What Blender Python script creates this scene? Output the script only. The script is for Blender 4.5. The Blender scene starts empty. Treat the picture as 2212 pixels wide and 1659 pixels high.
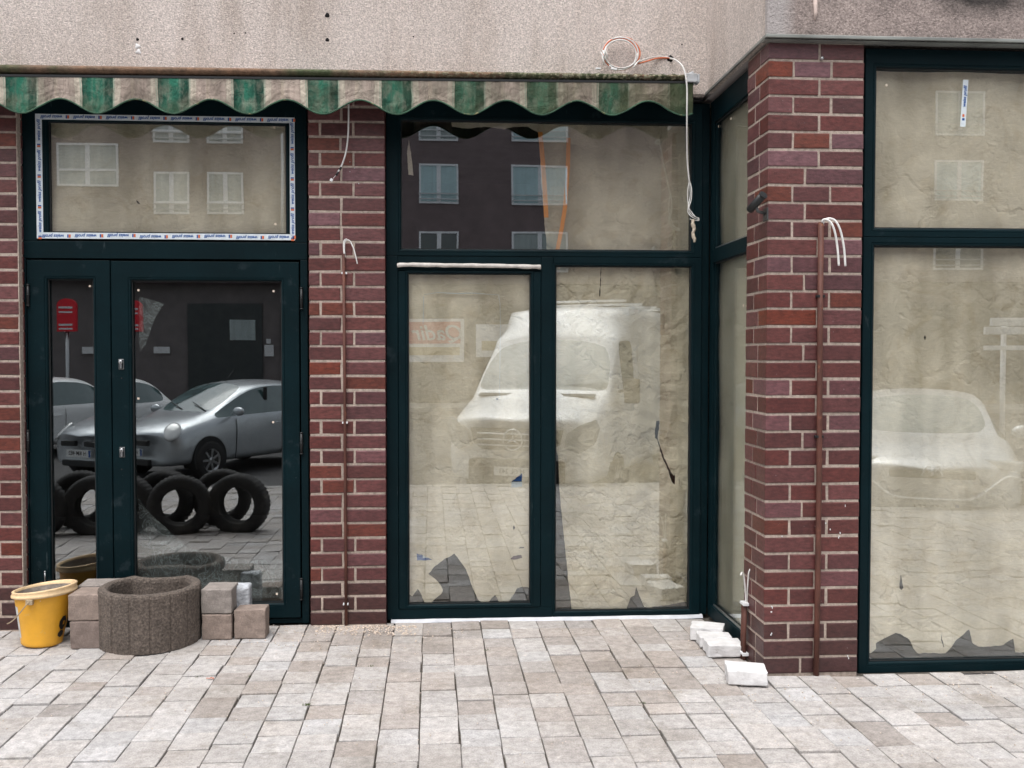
import bpy, bmesh, math, random
from mathutils import Vector, Matrix, noise
from mathutils.geometry import delaunay_2d_cdt
random.seed(11)
R = math.radians
scene = bpy.context.scene
COL = scene.collection

# ------------------------------------------------------------------ camera
FPX, W0, H0 = 2000.0, 2212.0, 1659.0
YAW, PITCH, CAMZ = R(3.4), R(1.66), 1.52
PX = 934 + FPX * math.tan(YAW)
cd = bpy.data.cameras.new('camera')
cam = bpy.data.objects.new('camera', cd); COL.objects.link(cam)
cam.location = (0, 0, CAMZ); cam.rotation_euler = (R(90) - PITCH, 0, -YAW)
cd.sensor_width = 36; cd.lens = 36 * FPX / W0; cd.clip_start = .05; cd.clip_end = 600
cd.shift_x = (W0 / 2 - PX) / W0
scene.camera = cam
RM = cam.rotation_euler.to_matrix()
def P(u, v, Y):
    """where the sight line of a photo point meets the upright plane y = Y"""
    d = RM @ Vector(((u - PX) / FPX, -(v - H0 / 2) / FPX, -1))
    t = Y / d.y
    return Vector((d.x * t, Y, CAMZ + d.z * t))
def PG(u, v, z=0):
    d = RM @ Vector(((u - PX) / FPX, -(v - H0 / 2) / FPX, -1))
    t = (z - CAMZ) / d.z
    return Vector((d.x * t, d.y * t, z))
def PXl(u, v, X):
    d = RM @ Vector(((u - PX) / FPX, -(v - H0 / 2) / FPX, -1))
    t = X / d.x
    return Vector((X, d.y * t, CAMZ + d.z * t))
YG = 5.325                      # glass of the set-back front
def RF(u, v, Yo, yg=YG):
    """a street point whose mirror image in the glass lies at that photo point"""
    p = P(u, v, 2 * yg - Yo); return Vector((p.x, Yo, p.z))

# ------------------------------------------------------------------ tagging
def setp(o, label=None, cat=None, group=None, kind=None):
    if label: o['label'] = label
    if cat: o['category'] = cat
    if group: o['group'] = group
    if kind: o['kind'] = kind
    return o
def thing(name, label, cat, loc=(0, 0, 0), group=None, rz=0):
    o = bpy.data.objects.new(name, None); COL.objects.link(o)
    o.location = loc; o.rotation_euler = (0, 0, rz); o.empty_display_size = .1
    return setp(o, label, cat, group)
def copy_tree(o, parent=None):
    c = o.copy(); COL.objects.link(c); c.parent = parent
    for ch in list(o.children): copy_tree(ch, c)
    return c

# ------------------------------------------------------------------ materials
def newmat(name):
    m = bpy.data.materials.new(name); m.use_nodes = True
    nt = m.node_tree; nt.nodes.clear()
    out = nt.nodes.new('ShaderNodeOutputMaterial')
    return m, nt, out
def nd(nt, t, **k):
    n = nt.nodes.new(t)
    for a, b in k.items():
        if a.startswith('i_'):
            n.inputs[int(a[2:])].default_value = b
        else: setattr(n, a, b)
    return n
def ramp(nt, fac, stops, interp='LINEAR'):
    r = nt.nodes.new('ShaderNodeValToRGB'); r.color_ramp.interpolation = interp
    e = r.color_ramp.elements
    while len(e) < len(stops): e.new(.5)
    for el, (p, c) in zip(e, stops):
        el.position = p; el.color = (c, c, c, 1) if isinstance(c, (int, float)) else tuple(c) + (1,)
    nt.links.new(fac, r.inputs[0]); return r.outputs[0]
def tex_noise(nt, scale, detail=6, rough=.6, vec=None, stretch=None, dist=0):
    n = nd(nt, 'ShaderNodeTexNoise'); n.inputs['Scale'].default_value = scale
    n.inputs['Detail'].default_value = detail; n.inputs['Roughness'].default_value = rough
    n.inputs['Distortion'].default_value = dist
    if vec is None:
        tc = nd(nt, 'ShaderNodeTexCoord'); vec = tc.outputs['Object']
    if stretch:
        mp = nd(nt, 'ShaderNodeMapping'); mp.inputs['Scale'].default_value = stretch
        nt.links.new(vec, mp.inputs[0]); vec = mp.outputs[0]
    nt.links.new(vec, n.inputs['Vector']); return n.outputs[0]
def mul(nt, a, b, mode='MULTIPLY', fac=1.0):
    m = nd(nt, 'ShaderNodeMix', data_type='RGBA', blend_type=mode)
    if isinstance(fac, float): m.inputs[0].default_value = fac
    else: nt.links.new(fac, m.inputs[0])
    for s, i in ((a, 6), (b, 7)):
        if isinstance(s, tuple): m.inputs[i].default_value = s + (1,)
        else: nt.links.new(s, m.inputs[i])
    return m.outputs[2]
def mat(name, base, rough=.6, metal=0., var=None, bump=None, attr=False, spots=None, coat=0, spec=.5, extra=None, var2=None):
    """var (scale, low, high): mottling; bump list of (scale, strength, distance); spots (scale, threshold, colour, amount)"""
    m, nt, out = newmat(name)
    b = nd(nt, 'ShaderNodeBsdfPrincipled'); nt.links.new(b.outputs[0], out.inputs[0])
    b.inputs['Roughness'].default_value = rough; b.inputs['Metallic'].default_value = metal
    b.inputs['Specular IOR Level'].default_value = spec
    if coat: b.inputs['Coat Weight'].default_value = coat; b.inputs['Coat Roughness'].default_value = .08
    c = nd(nt, 'ShaderNodeRGB'); c.outputs[0].default_value = tuple(base) + (1,); col = c.outputs[0]
    if attr:
        a = nd(nt, 'ShaderNodeAttribute'); a.attribute_name = 'Col'; col = mul(nt, col, a.outputs['Color'])
    for vv in (var, var2):
        if vv:
            f = tex_noise(nt, vv[0], stretch=vv[3] if len(vv) > 3 else None)
            col = mul(nt, col, ramp(nt, f, [(.3, vv[1]), (.7, vv[2])]))
    if spots:
        for sp in spots:
            f = tex_noise(nt, sp[0], detail=sp[4] if len(sp) > 4 else 4, stretch=sp[5] if len(sp) > 5 else None)
            fr = ramp(nt, f, [(sp[1], 0.), (min(1, sp[1] + sp[3]), 1.)])
            col = mul(nt, col, tuple(sp[2]), 'MIX', fr)
    if extra: col = extra(nt, col, b)
    nt.links.new(col, b.inputs['Base Color'])
    if bump:
        prev = None
        for bb in bump:
            n = tex_noise(nt, bb[0], stretch=bb[3] if len(bb) > 3 else None, detail=5)
            bn = nd(nt, 'ShaderNodeBump'); bn.inputs['Strength'].default_value = bb[1]; bn.inputs['Distance'].default_value = bb[2]
            nt.links.new(n, bn.inputs['Height'])
            if prev: nt.links.new(prev, bn.inputs['Normal'])
            prev = bn.outputs[0]
        nt.links.new(prev, b.inputs['Normal'])
    return m
def glassmat(name, refl, tint=(.96, .965, .955), rough=0.0, wav=.0):
    m, nt, out = newmat(name)
    tr = nd(nt, 'ShaderNodeBsdfTransparent'); tr.inputs[0].default_value = tint + (1,)
    gl = nd(nt, 'ShaderNodeBsdfGlossy'); gl.inputs['Roughness'].default_value = rough
    gl.inputs[0].default_value = (.95, .99, 1, 1)
    fr = nd(nt, 'ShaderNodeLayerWeight'); fr.inputs[0].default_value = .12
    ma = nd(nt, 'ShaderNodeMath', operation='ADD'); ma.inputs[1].default_value = refl
    mm = nd(nt, 'ShaderNodeMath', operation='MULTIPLY'); mm.inputs[1].default_value = .6
    nt.links.new(fr.outputs['Fresnel'], mm.inputs[0]); nt.links.new(mm.outputs[0], ma.inputs[0])
    if wav:
        n = tex_noise(nt, 1.6, detail=1); bn = nd(nt, 'ShaderNodeBump')
        bn.inputs['Strength'].default_value = 1; bn.inputs['Distance'].default_value = wav
        nt.links.new(n, bn.inputs['Height']); nt.links.new(bn.outputs[0], gl.inputs['Normal'])
    mx = nd(nt, 'ShaderNodeMixShader'); nt.links.new(ma.outputs[0], mx.inputs[0])
    nt.links.new(tr.outputs[0], mx.inputs[1]); nt.links.new(gl.outputs[0], mx.inputs[2])
    nt.links.new(mx.outputs[0], out.inputs[0]); return m

M = {}
M['frame'] = mat('frame_paint', (.0014, .0098, .0128), .5, spec=.12, var=(3, .8, 1.25), var2=(60, .9, 1.12), spots=[(9, .62, (.022, .034, .040), .14, 9), (26, .68, (.035, .05, .056), .06, 9, (1, 1, .15)), (150, .76, (.16, .19, .2), .03, 2)], bump=[(700, .08, .0004)])
M['gasket'] = mat('rubber', (.006, .008, .009), .7)
def stucco_extra(nt, col, b):
    tc = nd(nt, 'ShaderNodeTexCoord')
    f = tex_noise(nt, 1.2, detail=3, vec=tc.outputs['Object'], stretch=(1, 1, .35))
    col = mul(nt, col, ramp(nt, f, [(.3, (.80, .77, .75)), (.62, (1.06, 1.05, 1.06))]))
    f = tex_noise(nt, 5, detail=4, vec=tc.outputs['Object'], stretch=(1, 1, .22))
    return mul(nt, col, ramp(nt, f, [(.25, (.80, .77, .74)), (.5, 1.)]))
M['stucco'] = mat('roughcast_render', (.68, .61, .565), .95, var=(120, .66, 1.24), var2=(60, .80, 1.14), bump=[(130, 1., .010), (330, .6, .003), (22, .3, .006)], extra=stucco_extra,
                  spots=[(3.2, .66, (.56, .54, .54), .12, 8), (7, .72, (.64, .62, .62), .05, 10)])
M['stucco_dark'] = mat('weathered_render', (.27, .22, .20), .95, var=(95, .55, 1.4), var2=(7, .72, 1.2), bump=[(85, 1., .012), (300, .6, .003)],
                       spots=[(2.5, .6, (.4, .36, .34), .2, 6)])
M['brick'] = mat('brick_face', (1, 1, 1), .44, attr=True, var=(30, .58, 1.30, (1, 1, 2.6)), var2=(9, .88, 1.12), bump=[(90, .5, .003), (26, .35, .004), (300, .2, .001)],
                 spots=[(55, .72, (.30, .25, .25), .1, 3), (16, .76, (.34, .28, .26), .07, 8), (120, .74, (.035, .02, .02), .05, 3)])
M['mortar'] = mat('mortar', (.47, .385, .325), .95, var=(60, .62, 1.15), var2=(3.5, .68, 1.12), bump=[(220, .8, .004)])
M['paver'] = mat('paver_concrete', (1, 1, 1), .85, attr=True, var=(26, .74, 1.16), var2=(150, .74, 1.22), bump=[(150, .55, .003), (36, .5, .005)], extra=lambda nt, col, b: mul(nt, mul(nt, col, ramp(nt, tex_noise(nt, 1.7, detail=5), [(.35, (.84, .81, .78)), (.6, (1.04, 1.03, 1.03))])), ramp(nt, tex_noise(nt, 6, detail=7, rough=.7), [(.32, (.80, .78, .74)), (.46, 1.)])),
                 spots=[(14, .66, (.62, .58, .55), .10, 6), (60, .73, (.7, .68, .66), .05, 4), (26, .30, (.16, .15, .12), -.06, 4)] [:2])
M['joint'] = mat('sandy_joint', (.085, .074, .062), 1., var=(40, .5, 1.5), bump=[(200, .6, .004)])
M['cable_white'] = mat('cable_white', (.72, .71, .69), .45, var=(30, .8, 1.05))
M['cable_orange'] = mat('cable_orange', (.62, .16, .06), .45)
M['rust'] = mat('rusty_brown_tube', (.085, .028, .018), .7, var=(26, .55, 1.5, (1, 1, .3)), bump=[(140, .4, .001)], spots=[(18, .62, (.19, .07, .035), .1, 5)])
M['white_plastic'] = mat('white_plastic', (.72, .73, .74), .4)
M['metal'] = mat('brushed_metal', (.55, .56, .57), .35, 1., var=(40, .7, 1.1))
M['zinc'] = mat('zinc_edge', (.30, .31, .29), .5, .6, var=(14, .6, 1.25, (.3, .3, 1)))
M['dark_metal'] = mat('dark_metal', (.02, .021, .022), .45, .3)
M['room'] = mat('dark_interior', (.065, .055, .045), .9, var=(4, .6, 1.3))
M['glass'] = glassmat('shop_glass', .14, wav=.00025)
M['glass2'] = glassmat('bay_glass', .125, wav=.00025)
M['transom_glass'] = glassmat('transom_glass', .18, wav=.0003)
M['door_glass'] = glassmat('door_glass', .175, wav=.0003)
def filmmat():
    m, nt, out = newmat('clear_plastic_film'); tr = nd(nt, 'ShaderNodeBsdfTransparent'); tr.inputs[0].default_value = (.97, .97, .97, 1)
    b = nd(nt, 'ShaderNodeBsdfPrincipled'); b.inputs['Base Color'].default_value = (.55, .62, .62, 1); b.inputs['Roughness'].default_value = .3
    f = tex_noise(nt, 7, detail=6, dist=2.5); rr_ = ramp(nt, f, [(.40, .10), (.52, .38), (.60, .12)]); mx = nd(nt, 'ShaderNodeMixShader')
    nt.links.new(rr_, mx.inputs[0]); nt.links.new(tr.outputs[0], mx.inputs[1]); nt.links.new(b.outputs[0], mx.inputs[2]); nt.links.new(mx.outputs[0], out.inputs[0]); return m
M['film'] = filmmat()
def papermat(name, base, k):
    m, nt, out = newmat(name)
    b = nd(nt, 'ShaderNodeBsdfPrincipled'); b.inputs['Roughness'].default_value = .75; b.inputs['Specular IOR Level'].default_value = .2
    tc = nd(nt, 'ShaderNodeTexCoord'); v = tc.outputs['Object']
    f = tex_noise(nt, 3.0, detail=4, vec=v); col = mul(nt, tuple(base), ramp(nt, f, [(.3, .84), (.7, 1.08)]))
    f = tex_noise(nt, 4.5, detail=2, vec=v, stretch=(1, 1, .22)); col = mul(nt, col, ramp(nt, f, [(.38, (.80, .79, .76)), (.56, 1.05)]))
    f = tex_noise(nt, 220, detail=3, vec=v, stretch=(.15, 1, 1)); col = mul(nt, col, ramp(nt, f, [(.3, .9), (.7, 1.08)]))
    f = tex_noise(nt, 6, detail=3, vec=v, dist=1.5); col = mul(nt, col, ramp(nt, f, [(.30, (.90, .87, .82)), (.5, 1.), (.9, 1.)]))
    nt.links.new(col, b.inputs['Base Color'])
    # creases: ridged voronoi edges and stretched noise
    vo = nd(nt, 'ShaderNodeTexVoronoi', feature='DISTANCE_TO_EDGE'); vo.inputs['Scale'].default_value = 3.1
    n0 = tex_noise(nt, 5, detail=4, vec=v)
    ad = nd(nt, 'ShaderNodeMix', data_type='RGBA', blend_type='ADD'); ad.inputs[0].default_value = .5
    nt.links.new(v, ad.inputs[6]); nt.links.new(n0, ad.inputs[7]); nt.links.new(ad.outputs[2], vo.inputs['Vector'])
    r = ramp(nt, vo.outputs['Distance'], [(0, 0.), (.16, 1.)])
    b1 = nd(nt, 'ShaderNodeBump'); b1.inputs['Strength'].default_value = .9; b1.inputs['Distance'].default_value = .012 * k
    nt.links.new(r, b1.inputs['Height'])
    n1 = tex_noise(nt, 7, detail=5, vec=v, dist=.9)
    b2 = nd(nt, 'ShaderNodeBump'); b2.inputs['Strength'].default_value = .9; b2.inputs['Distance'].default_value = .040 * k
    nt.links.new(n1, b2.inputs['Height']); nt.links.new(b1.outputs[0], b2.inputs['Normal']); nt.links.new(b2.outputs[0], b.inputs['Normal'])
    trl = nd(nt, 'ShaderNodeBsdfTranslucent'); trl.inputs[0].default_value = (.5, .4, .27, 1)
    mx = nd(nt, 'ShaderNodeMixShader'); mx.inputs[0].default_value = .12
    nt.links.new(b.outputs[0], mx.inputs[1]); nt.links.new(trl.outputs[0], mx.inputs[2]); nt.links.new(mx.outputs[0], out.inputs[0])
    return m
M['paper'] = papermat('masking_paper', (.88, .79, .64), .36)
M['paper_crumpled'] = papermat('crumpled_masking_paper', (.86, .775, .62), .72)
M['orange_tape'] = mat('orange_tape', (.80, .33, .08), .5)
M['blue_print'] = mat('blue_print', (.008, .08, .30), .5, var=(60, .8, 1.2))
M['orange_print'] = mat('orange_print', (.60, .14, .05), .5)
M['tape_white'] = mat('white_tape', (.66, .72, .76), .5, var=(30, .85, 1.05))
M['knot'] = mat('white_tape_knot', (.70, .70, .68), .6)
M['foam'] = mat('foam_strip', (.62, .58, .54), .9, var=(30, .75, 1.1), bump=[(60, .6, .004)])
M['sill'] = mat('white_sill_membrane', (.60, .61, .65), .75, var=(7, .7, 1.1), bump=[(30, .6, .006)])

# ------------------------------------------------------------------ mesh builder
class MB:
    def __init__(s):
        s.bm = bmesh.new(); s.cl = s.bm.loops.layers.float_color.new('Col')
    def face(s, pts, mi=0, col=(1, 1, 1), smooth=False):
        vs = [s.bm.verts.new(p) for p in pts]
        return s.faces(vs, [tuple(range(len(vs)))], mi, col, smooth)
    def faces(s, vs, fs, mi=0, col=(1, 1, 1), smooth=False):
        out = []
        for f in fs:
            try: fc = s.bm.faces.new([vs[i] for i in f])
            except ValueError: continue
            fc.material_index = mi; fc.smooth = smooth
            for l in fc.loops: l[s.cl] = tuple(col) + (1,)
            out.append(fc)
        return out
    def box(s, x0, x1, y0, y1, z0, z1, bev=0, mi=0, col=(1, 1, 1), mat4=None, segs=2, jit=0):
        t = bmesh.new(); bmesh.ops.create_cube(t, size=1)
        for v in t.verts:
            v.co = Vector(((x0 + x1) / 2 + v.co.x * (x1 - x0), (y0 + y1) / 2 + v.co.y * (y1 - y0), (z0 + z1) / 2 + v.co.z * (z1 - z0)))
            if jit: v.co += Vector([random.uniform(-jit, jit) for _ in range(3)])
        if bev: bmesh.ops.bevel(t, geom=t.edges[:], offset=bev, segments=segs, affect='EDGES', profile=.6)
        if jit and bev:
            for v in t.verts: v.co += Vector([random.uniform(-jit, jit) * .25 for _ in range(3)])
        s.merge(t, mat4, mi, col); return s
    def merge(s, t, mat4=None, mi=0, col=(1, 1, 1), smooth=False):
        mp = {}
        for v in t.verts: mp[v] = s.bm.verts.new(mat4 @ v.co if mat4 else v.co)
        for f in t.faces:
            try: fc = s.bm.faces.new([mp[v] for v in f.verts])
            except ValueError: continue
            fc.material_index = mi if mi is not None else f.material_index; fc.smooth = smooth or f.smooth
            for l in fc.loops: l[s.cl] = tuple(col) + (1,)
        t.free()
    def slab(s, o, ux, uy, un, w, h, d, b, mi=0, col=(1, 1, 1), j=0):
        """block with its lower-left front corner at o, spanning ux*w and uy*h, front face raised along un by d with a soft chamfer b"""
        o, ux, uy, un = map(Vector, (o, ux, uy, un)); vs = []
        rings = [(0, 0), (0, d - b), (b * .35, d - b * .35), (b * 1.1, d)]
        cj = [(random.uniform(-j, j), random.uniform(-j, j), random.uniform(-j, j)) for _ in range(4)]
        for (ins, hh) in rings:
            for k, (a, c) in enumerate(((0, 0), (1, 0), (1, 1), (0, 1))):
                x = ins if a == 0 else w - ins; y = ins if c == 0 else h - ins
                q = cj[k]
                vs.append(s.bm.verts.new(o + ux * (x + q[0]) + uy * (y + q[1]) + un * (hh + q[2] * .7)))
        fs = []
        for r_ in range(3):
            for k in range(4):
                a, c = r_ * 4 + k, r_ * 4 + (k + 1) % 4
                fs.append((a, c, c + 4, a + 4))
        fs.append((12, 13, 14, 15))
        s.faces(vs, fs, mi, col)
    def tube(s, pts, r, seg=10, mi=0, caps=True, smooth=True, col=(1, 1, 1)):
        pts = [Vector(p) for p in pts]; rs = r if isinstance(r, (list, tuple)) else [r] * len(pts)
        n = len(pts); rings = []
        t0 = (pts[1] - pts[0]).normalized()
        ref = Vector((0, 0, 1)) if abs(t0.z) < .9 else Vector((1, 0, 0))
        nx = t0.cross(ref).normalized()
        for i, p in enumerate(pts):
            t = (pts[min(i + 1, n - 1)] - pts[max(i - 1, 0)]).normalized()
            nx = (nx - t * nx.dot(t)).normalized(); ny = t.cross(nx)
            rings.append([s.bm.verts.new(p + (nx * math.cos(a) + ny * math.sin(a)) * rs[i]) for a in [2 * math.pi * k / seg for k in range(seg)]])
        for i in range(n - 1):
            for k in range(seg):
                a, b = rings[i], rings[i + 1]
                s.faces([a[k], a[(k + 1) % seg], b[(k + 1) % seg], b[k]], [(0, 1, 2, 3)], mi, col, smooth)
        if caps:
            s.faces(rings[0][::-1], [tuple(range(seg))], mi, col); s.faces(rings[-1], [tuple(range(seg))], mi, col)
        return s
    def lathe(s, prof, seg=40, mi=0, mat4=None, smooth=True, col=(1, 1, 1), fn=None):
        rings = []
        for (r, z) in prof:
            ring = []
            for k in range(seg):
                a = 2 * math.pi * k / seg; rr = fn(r, z, a) if fn else r
                p = Vector((rr * math.cos(a), rr * math.sin(a), z)); ring.append(s.bm.verts.new(mat4 @ p if mat4 else p))
            rings.append(ring)
        for i in range(len(rings) - 1):
            a, b = rings[i], rings[i + 1]
            for k in range(seg):
                s.faces([a[k], a[(k + 1) % seg], b[(k + 1) % seg], b[k]], [(0, 1, 2, 3)], mi, col, smooth)
        return rings
    def text(s, body, size, mat4, mi=0, extrude=.0004, bold=0, shear=0, col=(1, 1, 1)):
        c = bpy.data.curves.new('t', 'FONT'); c.body = body; c.size = size; c.extrude = extrude; c.offset = bold; c.shear = shear
        c.align_x = 'CENTER'; c.align_y = 'CENTER'; c.resolution_u = 3
        o = bpy.data.objects.new('t', c); COL.objects.link(o)
        bpy.context.view_layer.update()
        me = bpy.data.meshes.new_from_object(o.evaluated_get(bpy.context.evaluated_depsgraph_get()))
        t = bmesh.new(); t.from_mesh(me)
        s.merge(t, mat4, mi, col)
        bpy.data.objects.remove(o); bpy.data.curves.remove(c); bpy.data.meshes.remove(me)
    def build(s, name, mats, parent=None, label=None, weld=False, subd=0, loc=None):
        if weld: bmesh.ops.remove_doubles(s.bm, verts=s.bm.verts[:], dist=1e-5)
        bmesh.ops.recalc_face_normals(s.bm, faces=s.bm.faces[:])
        me = bpy.data.meshes.new(name)
        if loc is not None: bmesh.ops.translate(s.bm, verts=s.bm.verts[:], vec=-Vector(loc))
        s.bm.to_mesh(me); s.bm.free()
        for m in (mats if isinstance(mats, (list, tuple)) else [mats]): me.materials.append(m)
        o = bpy.data.objects.new(name, me); COL.objects.link(o)
        if loc is not None: o.location = loc
        if parent: o.parent = parent
        if subd:
            md = o.modifiers.new('sub', 'SUBSURF'); md.levels = md.render_levels = subd
        if label: o['label'] = label
        return o
def prism_y(mb, pts, y0, y1, mi=0, col=(1, 1, 1)):
    """pts: (x,z) polygon"""
    n = len(pts); vs = [mb.bm.verts.new((x, y0, z)) for x, z in pts] + [mb.bm.verts.new((x, y1, z)) for x, z in pts]
    mb.faces(vs, [tuple(range(n)), tuple(range(2 * n - 1, n - 1, -1))] + [(i, (i + 1) % n, (i + 1) % n + n, i + n) for i in range(n)], mi, col)
def bez(pts, n=8):
    """smooth curve through points"""
    pts = [Vector(p) for p in pts]; out = []
    for i in range(len(pts) - 1):
        p0, p1, p2, p3 = pts[max(i - 1, 0)], pts[i], pts[i + 1], pts[min(i + 2, len(pts) - 1)]
        for k in range(n):
            t = k / n
            out.append(.5 * ((2 * p1) + (-p0 + p2) * t + (2 * p0 - 5 * p1 + 4 * p2 - p3) * t * t + (-p0 + 3 * p1 - 3 * p2 + p3) * t ** 3))
    out.append(pts[-1]); return out

# ------------------------------------------------------------------ world, sun
w = bpy.data.worlds.new('World'); scene.world = w; w.use_nodes = True
nt = w.node_tree; nt.nodes.clear()
SUN_EL, SUN_AZ = R(66), R(206)         # azimuth clockwise from +y: behind the photographer, a little left
sky = nd(nt, 'ShaderNodeTexSky', sky_type='NISHITA', sun_disc=False, sun_elevation=SUN_EL, sun_rotation=SUN_AZ)
sky.air_density = 1.; sky.dust_density = 4.; sky.ozone_density = 1.
hs = nd(nt, 'ShaderNodeHueSaturation'); hs.inputs['Saturation'].default_value = .22
bg = nd(nt, 'ShaderNodeBackground'); bg.inputs[1].default_value = .15
wo = nd(nt, 'ShaderNodeOutputWorld')
nt.links.new(sky.outputs[0], hs.inputs['Color']); nt.links.new(hs.outputs[0], bg.inputs[0]); nt.links.new(bg.outputs[0], wo.inputs[0])
sl = bpy.data.lights.new('sun', 'SUN'); sl.energy = .8; sl.angle = R(50); sl.color = (1, .97, .94)
so = bpy.data.objects.new('sun', sl); COL.objects.link(so)
sd = Vector((math.sin(SUN_AZ) * math.cos(SUN_EL), math.cos(SUN_AZ) * math.cos(SUN_EL), math.sin(SUN_EL)))
so.rotation_euler = sd.to_track_quat('Z', 'Y').to_euler(); so.location = (0, -5, 20)
vs_ = scene.view_settings; vs_.view_transform = 'Standard'; vs_.look = 'None'; vs_.exposure = 0.98; vs_.gamma = 1; vs_.use_curve_mapping = False
scene.cycles.use_denoising = True; scene.cycles.transparent_max_bounces = 16; scene.cycles.max_bounces = 8; scene.cycles.glossy_bounces = 5

# ================================================================== PAVEMENT
STZ = -.38
def paver_col():
    g = random.choice([(.43, .415, .405), (.41, .395, .385), (.425, .405, .39), (.45, .44, .435), (.405, .385, .37), (.44, .425, .415), (.425, .42, .42)])
    k = random.uniform(.92, 1.07); return [c * k for c in g]
mb = MB(); CW = .1625
x = -5.6 + .02
ci = 0
while x < 6.5:
    y = 5.29 if x < 1.50 else 4.29
    if 1.44 < x < 1.50: y = 4.29
    y -= random.uniform(0, .02)
    while y > -.12:
        L = random.choice([.158, .158, .158, .158, .158, .158, .24, .12])
        L = min(L, y + .35)
        gap = random.choice([.004, .005, .006, .008]); off = random.uniform(-.002, .002)
        c = paver_col()
        cx, cy = x + CW / 2, y - L / 2
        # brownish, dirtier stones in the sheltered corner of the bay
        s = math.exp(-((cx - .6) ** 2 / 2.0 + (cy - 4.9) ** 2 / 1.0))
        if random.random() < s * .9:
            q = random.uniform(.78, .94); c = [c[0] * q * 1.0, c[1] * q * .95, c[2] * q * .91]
        z = random.gauss(0, .0022) - .001
        if random.random() < .03: z += random.choice([-.006, .005])
        tx, ty = random.gauss(0, .008), random.gauss(0, .006)
        ux = Vector((1, 0, tx)); uy = Vector((0, 1, ty)); un = Vector((-tx, -ty, 1)).normalized()
        gx = .0045 + (random.random() < .12) * .004
        mb.slab((x + gx / 2 + off, y - L + gap / 2, z - .045), ux, uy, un, CW - gx, L - gap, .045, random.uniform(.0018, .004), 0, c, j=.0018)
        y -= L
    x += CW; ci += 1
pav = mb.build('pavement', M['paver']); setp(pav, kind='structure')
mb = MB(); mb.box(-14, 14, -.25, 6.2, -.30, -.016)
o = mb.build('pavement_bed', M['joint']); setp(o, kind='structure')
# flanks of the pavement beyond the modelled stones
def brickfloor(nt, col, b):
    tc = nd(nt, 'ShaderNodeTexCoord'); t = nd(nt, 'ShaderNodeTexBrick'); t.inputs['Scale'].default_value = 1
    t.inputs['Brick Width'].default_value = .2; t.inputs['Row Height'].default_value = .1625; t.inputs['Mortar Size'].default_value = .003
    t.inputs[1].default_value = (.47, .44, .43, 1); t.inputs[2].default_value = (.38, .36, .35, 1); t.inputs[3].default_value = (.07, .06, .05, 1)
    mp = nd(nt, 'ShaderNodeMapping'); mp.inputs['Rotation'].default_value = (0, 0, R(90))
    nt.links.new(tc.outputs['Object'], mp.inputs[0]); nt.links.new(mp.outputs[0], t.inputs[0]); return mul(nt, t.outputs[0], ramp(nt, tex_noise(nt, 20), [(.3, .85), (.7, 1.1)]))
M['paver_far'] = mat('paver_concrete_far', (1, 1, 1), .85, extra=brickfloor)
for (a, b) in ((-14, -5.62), (6.66, 14)):
    mb = MB(); mb.box(a, b, -.12, 5.3, -.02, -.002); o = mb.build('pavement_edge', M['paver_far']); setp(o, kind='structure')
M['kerb'] = mat('kerb_granite', (.33, .32, .31), .8, var=(80, .7, 1.2), bump=[(90, .4, .003)])
mb = MB()
xx = -14
while xx < 14: mb.box(xx + .004, xx + .996, -.42, -.256, -.45, -.004, .012); xx += 1
o = mb.build('kerb', M['kerb']); setp(o, kind='structure')
M['asphalt'] = mat('asphalt', (.055, .055, .057), .85, var=(2, .8, 1.25), var2=(160, .7, 1.4), bump=[(240, .5, .004)])
mb = MB(); mb.face([(-150, -160, STZ), (150, -160, STZ), (150, -.30, STZ), (-150, -.30, STZ)])
mb.face([(-150, -.30, STZ), (150, -.30, STZ), (150, 160, STZ), (-150, 160, STZ)])
o = mb.build('road', M['asphalt'], weld=True); setp(o, kind='structure')
mb = MB(); mb.box(-60, 60, -24.9, -21.5, -.5, -.24); o = mb.build('far_pavement', M['kerb']); setp(o, kind='structure')

# ================================================================== SHOP BUILDING
B = thing('shop_building', 'pale roughcast building with red brick piers and dark teal framed shopfronts', 'building', (0, 5.3, 0))
B.location = (0, 0, 0)
YB, YF = 5.24, 4.30            # brick faces
XR = 1.578                     # left flank of the pillar
# --- bricks
PAL = [((.135, .050, .047), 3), ((.165, .085, .092), 4), ((.190, .120, .145), 2), ((.165, .058, .038), 2), ((.115, .055, .058), 3), ((.155, .068, .066), 4), ((.125, .072, .085), 2), ((.21, .058, .03), .3)]
def brick_col(z, dark=0):
    r = random.random() * sum(w_ for _, w_ in PAL); c = PAL[0][0]
    for cc, w_ in PAL:
        r -= w_
        if r <= 0: c = cc; break
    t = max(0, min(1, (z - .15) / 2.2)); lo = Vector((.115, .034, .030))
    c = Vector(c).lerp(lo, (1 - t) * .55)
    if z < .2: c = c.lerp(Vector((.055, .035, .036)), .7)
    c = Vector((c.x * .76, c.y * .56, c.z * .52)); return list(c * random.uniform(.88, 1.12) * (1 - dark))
CH = .0833
def brick_wall(mb, xa, xb, ya, patterns, zmax, z0=0):
    """facing -y, patterns: list of joints (brick widths) per course, repeated"""
    n = 0; z = z0
    while z < zmax - .01:
        h = min(CH - .012, zmax - z - .002); xx = xa
        ws = patterns[n % len(patterns)] if not callable(patterns) else patterns(n)
        for wd in ws:
            wd2 = min(wd, xb - xx)
            if wd2 < .02: break
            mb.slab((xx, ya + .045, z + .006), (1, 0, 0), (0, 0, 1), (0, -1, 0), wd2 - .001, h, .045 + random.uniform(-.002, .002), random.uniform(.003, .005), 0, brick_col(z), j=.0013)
            xx += wd2 + .011
        z += CH; n += 1
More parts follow.
